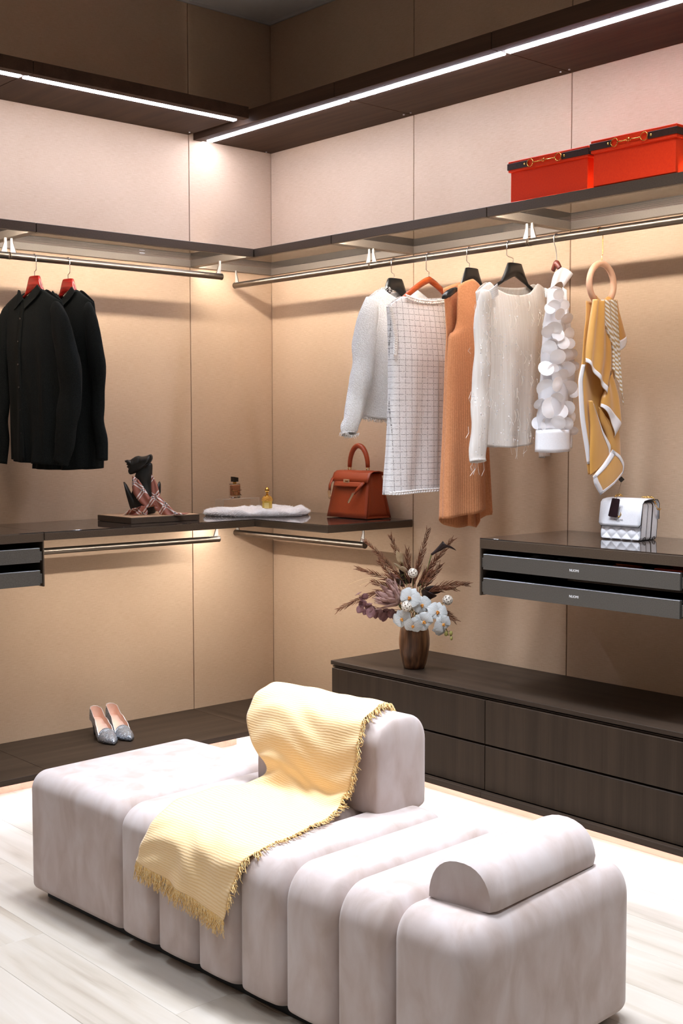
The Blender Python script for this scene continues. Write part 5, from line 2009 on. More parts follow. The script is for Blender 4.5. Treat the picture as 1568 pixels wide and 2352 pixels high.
for pts, o0 in (([(284, 1107), (287, 1106.5), (292, 1112), (300, 1128), (312, 1150), (324, 1162), (320, 1178), (304, 1179), (298, 1162), (290, 1134)], 0.010),
                ([(363, 1107), (366, 1105.5), (368.5, 1112), (368.5, 1130), (362, 1152), (352, 1162), (350, 1140), (358, 1122)], -0.012)):
    P0 = [bpl.at(q, o0) for q in pts]
    mb = MB()
    cc = sum(P0, Vector()) / len(P0)
    front_ = [cc + (p - cc) * 0.8 + bpl.n * 0.016 for p in P0]
    back_ = [cc + (p - cc) * 0.8 - bpl.n * 0.016 for p in P0]
    mb.grid([[cc + bpl.n * 0.018] * len(P0), front_, P0, back_, [cc - bpl.n * 0.018] * len(P0)], close_u=True)
    mb.build('shoulder_wing', M_BUST, bust, smooth=True)
def plaid():
    tt = NT('rose_plaid_silk').set(Roughness=0.45, Specular_IOR_Level=0.4)
    v = coords(tt, 'UV', (1, 1, 1), (0, 0, math.radians(35)))
    sx = tt.n('ShaderNodeSeparateXYZ')
    tt.l(v, sx.inputs[0])
    def band(sock, period, w, ph):
        a = tt.n('ShaderNodeMath', operation='MULTIPLY_ADD')
        tt.l(sock, a.inputs[0])
        a.inputs[1].default_value = 1 / period
        a.inputs[2].default_value = ph
        f = tt.n('ShaderNodeMath', operation='FRACT')
        tt.l(a.outputs[0], f.inputs[0])
        g = tt.n('ShaderNodeMath', operation='LESS_THAN')
        tt.l(f.outputs[0], g.inputs[0])
        g.inputs[1].default_value = w
        return g.outputs[0]
    b1 = band(sx.outputs[0], 0.055, 0.36, 0.1)
    b2 = band(sx.outputs[1], 0.085, 0.22, 0.3)
    f1 = band(sx.outputs[0], 0.011, 0.45, 0.0)
    f2 = band(sx.outputs[1], 0.011, 0.45, 0.0)
    def mul(a, b, op='MULTIPLY'):
        m_ = tt.n('ShaderNodeMath', operation=op)
        tt.l(a, m_.inputs[0])
        tt.l(b, m_.inputs[1])
        return m_.outputs[0]
    white = mul(mul(b1, f1), mul(b2, f2), 'MAXIMUM')
    dark = mul(mul(b1, b2), mul(f1, f2))
    m1 = tt.n('ShaderNodeMix', data_type='RGBA')
    tt.l(white, m1.inputs[0])
    m1.inputs[6].default_value = rgb(166, 104, 88)
    m1.inputs[7].default_value = rgb(232, 220, 214)
    m2 = tt.n('ShaderNodeMix', data_type='RGBA')
    tt.l(dark, m2.inputs[0])
    tt.l(m1.outputs[2], m2.inputs[6])
    m2.inputs[7].default_value = rgb(26, 22, 22)
    tt.l(m2.outputs[2], tt.b.inputs['Base Color'])
    return tt.m
M_PLAID = plaid()
ps = thing('neck_scarf', 'rose plaid silk scarf tied on the black bust, ends on the tray', 'scarf', bc)
def bsheet(name, off, top, right, bottom, left, nx=18, ny=24):
    r, uv = sheet(bpl, top, right, bottom, left, nx, ny, off)
    for row in r:
        for p in row:
            p.z = max(p.z, TZ + 0.002)
    MB().grid(r, uvs=uv).build(name, M_PLAID, ps, smooth=True, solid=0.0015)
bsheet('left_band', lambda u, v: 0.034 + 0.010 * prof(u) + 0.004 * v + 0.003 * math.sin(u * 9), [(307, 1092), (314, 1095), (321, 1101)], [(321, 1101), (335, 1121), (346, 1139), (357, 1156)],
       [(338, 1166), (348, 1163), (357, 1156)], [(307, 1092), (306.5, 1115), (309, 1131), (322, 1150), (338, 1166)])
bsheet('right_band', lambda u, v: 0.026 + 0.008 * prof(u) + 0.002 * math.sin(u * 9), [(350, 1090), (353, 1093)], [(353, 1093), (363, 1112), (367, 1128), (370, 1140)],
       [(351, 1142), (360, 1146), (370, 1140)], [(350, 1090), (349, 1115), (351, 1142)])
bsheet('knot', lambda u, v: 0.050 + 0.008 * prof(u) * prof(v), [(347, 1141), (356, 1138), (364, 1141)], [(364, 1141), (364, 1152), (360, 1160)], [(350, 1163), (360, 1160)], [(347, 1141), (346, 1152), (350, 1163)], 10, 10)
bsheet('tail_end', lambda u, v: 0.045 + 0.012 * prof(u) + 0.004 * math.sin(u * 13 + v * 4), [(352, 1140), (361, 1136), (371, 1138)], [(371, 1138), (390, 1158), (410, 1176), (438, 1176)],
       [(392, 1184), (415, 1184), (438, 1177)], [(352, 1140), (362, 1160), (371, 1180), (392, 1184)])
bsheet('short_tail', lambda u, v: 0.046 + 0.010 * prof(u) + 0.002 * math.sin(v * 12), [(354, 1154), (361, 1156)], [(361, 1156), (368, 1164), (370, 1172)], [(362, 1172), (370, 1172)], [(354, 1154), (358, 1164), (362, 1172)], 8, 10)
bsheet('rolled_end', lambda u, v: 0.055 + 0.012 * math.sin(u * 10 + v * 3), [(322, 1164), (330, 1160), (338, 1160)], [(338, 1160), (343, 1174), (340, 1187)],
       [(287, 1187), (300, 1190), (320, 1189), (340, 1188)], [(322, 1164), (306, 1167), (294, 1176), (287, 1187)], 24, 16)

# ================================================================== FUR MAT, RISER, PERFUMES
M_FUR = noisy('white_fur', rgb(238, 234, 234), rgb(248, 246, 248), rough=0.95, scale=(90, 90, 90), sheen=0.4)
hull = [(-0.492, -0.085), (-0.512, -0.15), (-0.492, -0.27), (-0.43, -0.375), (-0.34, -0.44), (-0.262, -0.485), (-0.17, -0.455), (-0.10, -0.38), (-0.08, -0.28), (-0.10, -0.19), (-0.25, -0.180), (-0.36, -0.182), (-0.44, -0.128)]
fm = thing('fur_mat', 'small white fluffy fur mat on the corner shelf', 'mat', (-0.27, -0.27, MT))
cx, cy = -0.27, -0.27
NA = 96
rows = []
def hull_r(a):
    P = [Vector((x - cx, y - cy, 0)) for x, y in hull]
    d = Vector((math.cos(a), math.sin(a), 0))
    best = 0.2
    for p, q in zip(P, P[1:] + P[:1]):
        e = q - p
        den = d.x * e.y - d.y * e.x
        if abs(den) < 1e-9:
            continue
        tt_ = (p.x * e.y - p.y * e.x) / den
        ss = (p.x * d.y - p.y * d.x) / den
        if tt_ > 0 and -0.001 <= ss <= 1.001:
            best = tt_
    return best
RR = [hull_r(2 * PI * k / NA) for k in range(NA)]
RR = [sum(RR[(k + d) % NA] for d in range(-3, 4)) / 7 for k in range(NA)]
for j, f in enumerate((0.97, 1.0, 1.0, 0.985, 0.95, 0.88, 0.72, 0.5, 0.25, 0.02)):
    row = []
    for k in range(NA):
        a = 2 * PI * k / NA
        lump = 1 + 0.02 * math.sin(a * 9 + 1) + 0.015 * math.sin(a * 17)
        z = (0.0015, 0.009, 0.017, 0.024, 0.029, 0.030, 0.026, 0.022, 0.020, 0.020)[j]
        z *= 1 + 0.22 * math.sin(a * 7 + j) * (j > 2) + 0.12 * math.sin(a * 13)
        R = RR[k] * f * lump
        row.append(Vector((cx + R * math.cos(a), cy + R * math.sin(a), MT + 0.0006 + max(z, 0.0005))))
    rows.append(row)
rows[0] = [Vector((p.x, p.y, MT + 0.0007)) for p in rows[0]]
mb = MB().grid(rows, close_u=True)
mb.add(rows[0], [tuple(range(NA))[::-1]])
mb.build('pelt', M_FUR, fm, smooth=True)
rnd = random.Random(11)
mb = MB()
for k in range(8000):
    j = rnd.choice((0, 1, 1, 2, 2, 3, 4, 5, 5, 6, 6, 7, 8))
    a = rnd.randrange(NA)
    p = rows[j][a].lerp(rows[min(j + 1, 9)][(a + 1) % NA], rnd.random())
    d = Vector((p.x - cx, p.y - cy, 0)).normalized() * (0.9 if j < 5 else 0.3) + Vector((rnd.uniform(-.6, .6), rnd.uniform(-.6, .6), rnd.uniform(0.1, 0.8)))
    d.normalize()
    l = rnd.uniform(0.006, 0.013)
    q = p + d * l + Vector((0, 0, -0.002))
    q.z = max(q.z, MT + 0.001)
    s = d.orthogonal().normalized() * 0.0006
    mb.add([p - s, p + s, q], [(0, 1, 2)])
o = mb.build('pile', M_FUR, fm)
o['kind'] = 'stuff'


def real_glass(name, col, ior=1.45, rough=0.0):
    tt = NT(name).set(Base_Color=col, Roughness=rough, IOR=ior)
    tt.b.inputs['Transmission Weight'].default_value = 1.0
    return tt.m


M_ACRYL = plain('clear_acrylic', rgb(232, 222, 208), 0.15, Alpha=0.10)
M_ACRYLEDGE = plain('acrylic_edge', rgb(214, 200, 184), 0.2, Alpha=0.45)
# acrylic riser: an inverted U standing behind the fur, parallel to the left wall
ry = -0.10
ra, rb_ = on(1, ry, 503, 1146), on(1, ry, 586, 1146)
zt = ra.z
rs = thing('acrylic_riser', 'clear acrylic riser behind the white fur mat', 'riser', ((ra.x + rb_.x) / 2, ry, MT))
zt = max(zt, MT + 0.05)
zb_r = MT + 0.001
MB().bbox(ra.x, rb_.x, ry - 0.03, ry + 0.03, zt - 0.004, zt, 0.0005).build('top_plate', M_ACRYL, rs)
for xx in (ra.x, rb_.x - 0.004):
    MB().bbox(xx, xx + 0.004, ry - 0.03, ry + 0.03, zb_r, zt - 0.0042, 0.0005).build('leg_plate', M_ACRYL, rs)
mb = MB().tube([(ra.x, ry - 0.031, zb_r), (ra.x, ry - 0.031, zt - 0.001), (rb_.x, ry - 0.031, zt - 0.001), (rb_.x, ry - 0.031, zb_r)], 0.0014, 5)
mb.build('polished_edge', M_ACRYLEDGE, rs)
# perfume on the riser
pc = on(1, ry, 539, 1144)
pf = thing('perfume_bottle', 'square amber perfume bottle with black cap on the acrylic riser', 'perfume', (pc.x, ry, zt))
M_CLEAR = clear_glass('bottle_glass', (0.97, 0.96, 0.94, 1), 1.5)
M_AMBER = plain('amber_perfume', rgb(226, 150, 104), 0.1, 0.0, 0.5, Alpha=0.72)
w = 0.0235
MB().bbox(pc.x - w, pc.x + w, ry - 0.014, ry + 0.014, zt + 0.001, zt + 0.066, 0.003).build('glass', M_CLEAR, pf)
MB().bbox(pc.x - w + 0.003, pc.x + w - 0.003, ry - 0.011, ry + 0.011, zt + 0.012, zt + 0.061, 0.003).build('liquid', M_AMBER, pf)
MB().lathe((pc.x, ry, zt + 0.0662), [(0.008, 0), (0.008, 0.008), (0.006, 0.009)], 16).build('collar', M_GOLD, pf, angle=40)
MB().prism([(pc.x - 0.0125, ry - 0.012, zt + 0.0755), (pc.x + 0.0125, ry - 0.012, zt + 0.0755), (pc.x + 0.0125, ry - 0.012, zt + 0.094), (pc.x - 0.0125, ry - 0.012, zt + 0.0985)], (0, 0.024, 0)).build('cap', plain('gloss_black', rgb(14, 14, 14), 0.12), pf)
mono = MB()
fy = ry - 0.0158
def mp(a, b):
    return (pc.x + a, fy, zt + 0.001 + b)
mono.tube([mp(-0.026, 0.034), mp(0.0, 0.031), mp(0.026, 0.037)], 0.0012, 6)
mono.tube([mp(-0.018, 0.032), mp(-0.019, 0.022), mp(-0.014, 0.014), mp(-0.004, 0.012), mp(0.002, 0.017), mp(0.003, 0.034)], 0.0014, 6)
mono.tube([mp(0.004, 0.029), mp(0.014, 0.022), mp(0.026, 0.012)], 0.0013, 6)
mono.tube([mp(-0.026, 0.044), mp(-0.028, 0.036), mp(-0.022, 0.030)], 0.0011, 6)
mono.build('metal_monogram', plain('dark_gold', rgb(120, 84, 44), 0.25, 1.0), pf, smooth=True)
# gold flacon standing in the fur
qd = on(2, MT + 0.030, 613.5, 1168)
qf = thing('perfume_bottle', 'domed gold perfume flacon standing on the fur mat', 'perfume', qd)
qz = qd.z
M_GOLDGL = plain('gold_perfume', rgb(226, 190, 84), 0.1, 0.15, 0.6, Alpha=0.85)
MB().lathe(qd, [(0.021, 0.001), (0.0222, 0.004), (0.0222, 0.03), (0.0218, 0.036)], 28).build('glass_body', M_GOLDGL, qf, angle=40)
dm = MB()
for k in range(5):
    f = k / 5
    zz = 0.0365 + 0.021 * f
    R = 0.0222 * math.sqrt(max(0.05, 1 - (f * 0.93) ** 2))
    for i in range(18):
        a = 2 * PI * (i + 0.5 * (k % 2)) / 18
        dm.sphere(qd + Vector((R * math.cos(a), R * math.sin(a), zz)), 0.0036 * (1 - 0.35 * f), 6, 4)
dm.lathe(qd, [(0.0215, 0.0362), (0.0195, 0.045), (0.014, 0.054), (0.007, 0.0605)], 24)
o = dm.build('beaded_dome', M_GOLD, qf, smooth=True)
o['kind'] = 'stuff'
MB().lathe(qd, [(0.006, 0.0606), (0.0055, 0.068), (0.008, 0.070)], 14).lathe(qd, [(0.004, 0.0701), (0.0095, 0.076), (0.0105, 0.082), (0.0085, 0.089), (0.004, 0.0935), (0.001, 0.096)], 14).build('stopper', M_GOLD, qf, smooth=True)
vdir = Vector((CAM.x - qd.x, CAM.y - qd.y, 0)).normalized()
sdir = Vector((-vdir.y, vdir.x, 0))
cc = qd + vdir * 0.0225
MB().prism([cc + sdir * a + Vector((0, 0, b)) for a, b in ((-0.013, 0.003), (0.008, 0.003), (0.008, 0.027), (-0.013, 0.027))][::-1], vdir * 0.001).build('label_plate', plain('pale_gold_label', rgb(236, 216, 140), 0.3, 0.4), qf)


# ================================================================== VASE AND DRIED BOUQUET
vc = on(2, 0.4505, 951, 1534)
VZ = 0.4512
def vase_mat():
    t = NT('streaked_brown_glaze').set(Roughness=0.38, Specular_IOR_Level=0.5)
    v = coords(t, 'Object', (55, 55, 3))
    nz = t.n('ShaderNodeTexNoise')
    nz.inputs['Scale'].default_value = 1.0
    nz.inputs['Detail'].default_value = 5.0
    t.l(v, nz.inputs['Vector'])
    t.l(ramp(t, nz.outputs[0], [(0.34, rgb(62, 38, 22)), (0.5, rgb(104, 68, 42)), (0.66, rgb(150, 106, 70))]), t.b.inputs['Base Color'])
    bump(t, nz.outputs[0], 0.15, 0.002)
    return t.m
vs = thing('vase', 'brown streaked ceramic vase holding the dried bouquet', 'vase', (vc.x, vc.y, VZ))
MB().lathe((vc.x, vc.y, VZ), [(0.036, 0.0), (0.040, 0.002), (0.047, 0.022), (0.0545, 0.055), (0.0592, 0.09), (0.0595, 0.115), (0.056, 0.145), (0.049, 0.172), (0.047, 0.178),
                              (0.044, 0.178), (0.046, 0.165), (0.052, 0.13), (0.05, 0.06), (0.03, 0.02), (0.002, 0.018)], 40).build('body', vase_mat(), vs, angle=50)
fpl = Plane(Vector((vc.x, vc.y, VZ)), Vector((RT.x, RT.y, 0)))
MOUTH = Vector((vc.x, vc.y, VZ + 0.165))
DEEP = MOUTH - Vector((0, 0, 0.11))          # stems stand in the vase
M_SPRIG = noisy('rust_brown_sprig', rgb(98, 52, 30), rgb(132, 76, 44), rough=0.7, scale=(60, 60, 60))
M_DARKLEAF = noisy('dark_dried_leaf', rgb(44, 28, 20), rgb(66, 42, 30), rough=0.6, scale=(60, 60, 60))
M_CALLA = noisy('black_plum_calla', rgb(30, 16, 16), rgb(54, 28, 26), rough=0.45, scale=(30, 30, 30))
M_MAUVE = noisy('mauve_leaf', rgb(118, 76, 76), rgb(146, 104, 102), rough=0.6, scale=(40, 40, 40))
M_PROTEA = noisy('dusty_mauve_protea', rgb(152, 116, 106), rgb(190, 154, 144), rough=0.7, scale=(30, 30, 60))
M_POD = noisy('cream_pod', rgb(226, 214, 198), rgb(242, 234, 222), rough=0.7, scale=(80, 80, 80))
M_CREAM = noisy('cream_dried_leaf', rgb(214, 188, 146), rgb(232, 212, 178), rough=0.7, scale=(60, 60, 60))
M_STEM = noisy('dull_green_stem', rgb(94, 96, 50), rgb(124, 122, 66), rough=0.6, scale=(60, 60, 60))
M_BUD = noisy('olive_bud', rgb(150, 140, 70), rgb(178, 168, 96), rough=0.5, scale=(40, 40, 40))
M_LIP = noisy('orange_lip', rgb(206, 128, 40), rgb(232, 164, 72), rough=0.5, scale=(60, 60, 60))


def orchid_mat():
    t = NT('veined_white_petal').set(Roughness=0.55, Specular_IOR_Level=0.3)
    v = coords(t, 'UV', (1, 1, 1))
    w = t.n('ShaderNodeTexWave', wave_type='BANDS', bands_direction='X')
    w.inputs['Scale'].default_value = 1.9
    w.inputs['Distortion'].default_value = 1.2
    w.inputs['Detail'].default_value = 1.0
    t.l(v, w.inputs['Vector'])
    t.l(ramp(t, w.outputs[1], [(0.14, rgb(150, 152, 146)), (0.42, rgb(228, 230, 230))]), t.b.inputs['Base Color'])
    return t.m


M_ORCH = orchid_mat()


def bez(a, b, c, n):
    return [(a * (1 - t) ** 2 + b * (2 * t * (1 - t)) + c * t * t) for t in [i / n for i in range(n + 1)]]


def sprig(k, base, tip, off0, off1, bow, label, needles=30, ln=0.034):
    rn = random.Random(100 + k)
    t = thing('dried_sprig', label, 'sprig', MOUTH, 'rust brown sprigs in the vase')
    b = fpl.at(base, off0)
    e = fpl.at(tip, off1)
    mid = (b + e) / 2 + Vector((0, 0, bow))
    st = bez(b, mid, e, 14)
    mb = MB()
    mb.tube([DEEP, MOUTH, (MOUTH + b) / 2 + Vector((0, 0, 0.02)), b], 0.0014, 5)
    mb.tube(st, [0.0015 - 0.0009 * i / 14 for i in range(15)], 5)
    mb.build('stem', M_SPRIG, t, smooth=True)
    nb = MB()
    for i in range(needles):
        f = 0.06 + 0.92 * i / needles
        p = st[min(int(f * 14), 13)].lerp(st[min(int(f * 14) + 1, 14)], (f * 14) % 1)
        d = (st[min(int(f * 14) + 1, 14)] - st[min(int(f * 14), 13)]).normalized()
        side = d.cross(fpl.n).normalized() * (1 if i % 2 else -1)
        dd = (d * 1.0 + side * rn.uniform(0.35, 0.75) + fpl.n * rn.uniform(-.6, .6)).normalized()
        l = ln * rn.uniform(0.6, 1.15) * (1.15 - 0.5 * f)
        nb.tube([p, p + dd * l * 0.55, p + (dd + d * 0.3).normalized() * l], [0.0014, 0.0014, 0.0005], 4)
    o = nb.build('needles', M_SPRIG, t, smooth=True)
    o['kind'] = 'stuff'


SP = [((925, 1335), (836, 1240), 0.00, -0.04, 0.01, 'rust brown dried sprig reaching over the low rail end'),
      ((934, 1325), (898, 1234), -0.01, -0.05, 0.0, 'rust brown dried sprig leaning towards the display shelf'),
      ((955, 1325), (986, 1215), -0.01, -0.03, 0.0, 'tallest rust brown dried sprig, forked at its tip'),
      ((972, 1330), (1044, 1242), 0.0, -0.02, 0.005, 'rust brown dried sprig beside the tall dark calla'),
      ((925, 1352), (818, 1309), 0.02, 0.02, 0.015, 'rust brown dried sprig stretched level above the protea'),
      ((985, 1358), (1077, 1342), 0.02, 0.01, 0.025, 'rust brown dried sprig arching level above a seed pod'),
      ((885, 1352), (772, 1400), 0.03, 0.05, 0.012, 'long drooping rust brown dried sprig above the mauve leaves'),
      ((925, 1360), (852, 1336), 0.03, 0.03, 0.005, 'short rust brown dried sprig next to the protea'),
      ((962, 1350), (994, 1306), 0.02, 0.0, 0.0, 'short dense rust brown sprig below the dark calla'),
      ((1000, 1392), (1046, 1424), 0.02, 0.02, 0.006, 'rust brown sprig hanging beside the orchid buds'),
      ((950, 1340), (965, 1270), 0.0, -0.02, 0.0, 'upright rust brown sprig in the middle of the bouquet'),
      ((940, 1340), (935, 1262), -0.02, -0.05, 0.0, 'upright rust brown sprig behind the cream leaves'),
      ((958, 1345), (1004, 1275), -0.01, -0.02, 0.0, 'dense rust brown sprig behind the stem of the tall calla'),
      ((975, 1352), (1012, 1296), 0.0, 0.0, 0.0, 'rust brown sprig between the tall calla and the wide calla'),
      ((980, 1360), (1048, 1352), 0.01, 0.01, 0.012, 'thin rust brown sprig bending down past the wide calla'),
      ((915, 1345), (868, 1285), -0.01, -0.03, 0.004, 'rust brown sprig under the one that reaches the rail')]
for k, (b, e, o0, o1, bow, lab) in enumerate(SP):
    L_ = math.hypot(b[0] - e[0], b[1] - e[1])
    sprig(k, b, e, o0, o1, bow, lab, int(12 + L_ * 0.27))

# calla lilies
def calla(base, throat, lipdir, off, rad, label, face=None):
    t = thing('calla_lily', label, 'flower', MOUTH, 'dark calla lilies')
    b, th = fpl.at(base, off), fpl.at(throat, off)
    d = (th - b).normalized()
    s = d.cross(fpl.n).normalized()
    n_ = s.cross(d)
    MB().tube([DEEP, MOUTH, (MOUTH + b) / 2 + Vector((0, 0, 0.01)), b, b + d * 0.01], 0.0026, 6).build('stem', M_STEM, t, smooth=True)
    rows = []
    L_ = (th - b).length
    for i in range(11):
        f = i / 10
        r = 0.004 + rad * f ** 1.6
        row = []
        for k in range(20):
            a = 2 * PI * k / 20
            flare = 1 + (0.9 if f > 0.75 else 0) * max(0, math.cos(a - lipdir)) ** 2 * (f - 0.75) / 0.25
            ext = 0.030 * max(0, math.cos(a - lipdir)) ** 2 * max(0, f - 0.6) / 0.4
            p = b + d * (L_ * f + ext) + (s * math.cos(a) + n_ * math.sin(a)) * r * flare
            p.z -= 0.018 * max(0, math.cos(a - lipdir)) ** 4 * max(0, f - 0.8) / 0.2
            row.append(p)
        rows.append(row)
    MB().grid(rows, close_u=True).build('spathe', M_CALLA, t, smooth=True, solid=0.0012)
    MB().tube([b + d * 0.02, b + d * L_ * 0.95], [0.004, 0.002], 8).build('spadix', plain('dark_spadix', rgb(60, 40, 26), 0.7), t, smooth=True)
calla((990, 1274), (1022, 1250), 0.2, 0.0, 0.012, 'tall dark plum calla lily with a curled lip')
calla((968, 1385), (980, 1360), 1.6, 0.06, 0.024, 'wide dark calla lily behind the orchids')

# seed pods
for k, (px, r, off, lab) in enumerate((((945, 1311), 0.0175, 0.03, 'cream pitted seed pod standing above the orchids'),
                                       ((929, 1381), 0.0185, 0.085, 'cream pitted seed pod nestled between two orchid blossoms'),
                                       ((1025, 1374), 0.0185, 0.03, 'cream pitted seed pod beyond the wide dark calla'))):
    t = thing('seed_pod', lab, 'seed pod', MOUTH, 'cream pitted seed pods')
    p = fpl.at(px, off)
    MB().tube([DEEP, MOUTH, (MOUTH + p) / 2 + Vector((0, 0, .01)), p], 0.0012, 5).build('stem', M_STEM, t)
    MB().sphere(p, r, 16, 10).build('pod', M_POD, t, smooth=True)
    pits, rims = MB(), MB()
    for i in range(34):
        zf = 1 - 2 * (i + 0.5) / 34
        a = i * 2.39996
        d = Vector((math.sqrt(1 - zf * zf) * math.cos(a), math.sqrt(1 - zf * zf) * math.sin(a), zf))
        c_ = p + d * r * 0.985
        s = d.orthogonal().normalized()
        w_ = d.cross(s)
        pits.tube([c_, c_ + d * 0.0006], 0.0022, 6)
        loop = [c_ + d * 0.0008 + (s * math.cos(q) + w_ * math.sin(q)) * 0.0038 for q in [2 * PI * j / 8 for j in range(9)]]
        rims.tube(loop, 0.0009, 4, caps=False)
    o = pits.build('pits', M_DARKLEAF, t)
    o['kind'] = 'stuff'
    o = rims.build('rims', M_POD, t)
    o['kind'] = 'stuff'

# protea
pt = thing('protea', 'dusty mauve protea head at the side of the bouquet', 'flower', MOUTH)
pc_ = fpl.at((912, 1378), 0.03)
pdir = (fpl.at((880, 1352), 0.05) - pc_).normalized()
MB().tube([DEEP, MOUTH, MOUTH.lerp(pc_, 0.5), pc_], 0.0026, 6).build('stem', M_STEM, pt)
ps_ = pdir.orthogonal().normalized()
pw_ = pdir.cross(ps_)
for ring in range(4):
    nb = 7 + ring
    for k in range(nb):
        a = 2 * PI * (k + 0.5 * (ring % 2)) / nb
        rad = (ps_ * math.cos(a) + pw_ * math.sin(a))
        L_ = 0.060 + 0.014 * ring - (0.018 if ring == 3 else 0)
        op = 0.16 + 0.14 * (3 - ring) + (0.25 if ring == 0 else 0)
        tang = pdir.cross(rad)
        rows = []
        for i in range(7):
            f = i / 6
            c_ = pc_ + pdir * (L_ * f) + rad * (0.013 + 0.022 * math.sin(f * 1.8) + op * 0.05 * f * f)
            w = 0.0135 * math.sin(PI * min(1, 0.25 + 0.75 * f)) ** 0.8 * (1 if f < 0.99 else 0.1)
            rows.append([c_ - tang * w, c_ + rad * 0.002, c_ + tang * w])
        MB().grid(rows).build('bract', M_PROTEA, pt, smooth=True, solid=0.0008)

# mauve eucalyptus branch
eu = thing('eucalyptus_branch', 'branch of round mauve leaves drooping beside the vase', 'branch', MOUTH)
ep = [fpl.at(q, o) for q, o in (((935, 1398), 0.05), ((900, 1395), 0.07), ((865, 1390), 0.075), ((838, 1378), 0.07), ((822, 1360), 0.06))]
st = [cat(ep, i / 20) for i in range(21)]
MB().tube([DEEP, MOUTH] + st, 0.0011, 5).build('stem', M_MAUVE, eu)
def leaf(parent, p, d, up, L_, wd, mat, name='leaf', curl=0.15):
    d = d.normalized()
    s = d.cross(up).normalized()
    n_ = s.cross(d)
    rows = []
    for i in range(8):
        f = i / 7
        w = wd * math.sin(PI * (0.04 + 0.94 * f)) ** 0.7
        c_ = p + d * (L_ * f) + n_ * (curl * L_ * f * f)
        rows.append([c_ - s * w, c_ - n_ * w * 0.18, c_ + s * w])
    return MB().grid(rows).build(name, mat, parent, smooth=True, solid=0.0006)
for k, (px, r) in enumerate((((822, 1358), 11), ((832, 1382), 10), ((850, 1401), 13), ((862, 1408), 9), ((870, 1402), 13), ((886, 1403), 13), ((897, 1404), 11), ((846, 1391), 11), ((845, 1385), 12), ((853, 1396), 12),
                             ((838, 1365), 9), ((828, 1372), 8), ((880, 1411), 11), ((826, 1394), 10), ((905, 1409), 10), ((838, 1400), 8), ((874, 1412), 8))):
    rn = random.Random(300 + k)
    p = fpl.at(px, 0.06 + 0.02 * rn.random())
    near = min(st, key=lambda q: (q - p).length)
    d = (p - near)
    if d.length < 0.004:
        d = Vector((0, 0, -0.01)) + fpl.u * rn.uniform(-.01, .01)
    R = r * 0.00172
    MB().tube([near, p - d.normalized() * R * 0.9], 0.0006, 4).build('petiole', M_MAUVE, eu)
    leaf(eu, p - d.normalized() * R, d, (fpl.n + Vector((rn.uniform(-.4, .4), rn.uniform(-.4, .4), rn.uniform(-.2, .6)))).normalized(), R * 2, R * 0.85, M_MAUVE)

# cream and dark filler leaves
fl_ = thing('leaf_spray', 'cream and dark dried leaves filling the middle of the bouquet', 'foliage', MOUTH)
LST = [[MOUTH.lerp(fpl.at((926, 1300), 0), i / 12) for i in range(13)], [MOUTH.lerp(fpl.at((968, 1340), 0), i / 12) for i in range(13)]]
for L3 in LST:
    MB().tube([DEEP] + L3, 0.0016, 5).build('stem', M_STEM, fl_)
def stalk(parent, p, pts, mat, r=0.0008):
    q = min(pts, key=lambda v: (v - p).length)
    if (q - p).length > 0.002:
        MB().tube([q, q.lerp(p, 0.5) + Vector((0, 0, 0.004)), p], r, 4).build('stalk', mat, parent, smooth=True)
for k, (a, b, w, m_, off) in enumerate((((922, 1300), (912, 1268), 0.010, M_CREAM, -0.02), ((925, 1296), (920, 1270), 0.008, M_CREAM, 0.0), ((932, 1318), (905, 1294), 0.006, M_CREAM, 0.0), ((938, 1318), (922, 1302), 0.008, M_CREAM, 0.02),
                                        ((905, 1325), (880, 1302), 0.007, M_CREAM, 0.01), ((918, 1330), (890, 1318), 0.008, M_PROTEA, 0.03), ((915, 1345), (888, 1330), 0.009, M_PROTEA, 0.035),
                                        ((935, 1345), (905, 1312), 0.010, M_DARKLEAF, 0.0), ((940, 1345), (918, 1306), 0.010, M_DARKLEAF, -0.01), ((950, 1350), (962, 1300), 0.009, M_DARKLEAF, -0.01), ((960, 1352), (990, 1318), 0.010, M_DARKLEAF, -0.01),
                                        ((970, 1360), (1008, 1350), 0.010, M_DARKLEAF, 0.0), ((985, 1365), (1014, 1360), 0.009, M_DARKLEAF, 0.01), ((945, 1345), (940, 1300), 0.010, M_DARKLEAF, -0.02), ((930, 1350), (908, 1330), 0.010, M_DARKLEAF, 0.01),
                                        ((968, 1348), (978, 1310), 0.008, M_DARKLEAF, 0.0), ((958, 1400), (940, 1380), 0.012, M_DARKLEAF, 0.03), ((962, 1396), (985, 1384), 0.012, M_DARKLEAF, 0.03), ((990, 1395), (1016, 1392), 0.010, M_DARKLEAF, 0.02),
                                        ((940, 1402), (915, 1392), 0.011, M_DARKLEAF, 0.04), ((905, 1372), (862, 1356), 0.006, M_SPRIG, 0.05), ((900, 1380), (868, 1382), 0.007, M_DARKLEAF, 0.05))):
    p, q = fpl.at(a, off), fpl.at(b, off)
    stalk(fl_, p, LST[0] + LST[1], M_STEM)
    leaf(fl_, p, q - p, (fpl.n + Vector((0.2 * math.sin(k * 2.1), 0, 0.3 * math.cos(k * 1.3)))).normalized(), (q - p).length, w, m_)

for k, (a, m2, b) in enumerate((((910, 1330), (850, 1318), (800, 1345)), ((915, 1335), (860, 1325), (838, 1350)), ((900, 1340), (850, 1330), (826, 1348)), ((975, 1300), (985, 1265), (984, 1255)), ((990, 1290), (1030, 1300), (1045, 1308)))):
    mb = MB().tube(bez(fpl.at(a, 0.02), fpl.at(m2, 0.02), fpl.at(b, 0.02), 8), 0.0006, 4)
    mb.build('grass_blade', M_CREAM if k != 1 else M_SPRIG, fl_, smooth=True)
    stalk(fl_, fpl.at(a, 0.02), LST[0] + LST[1], M_STEM, 0.0006)

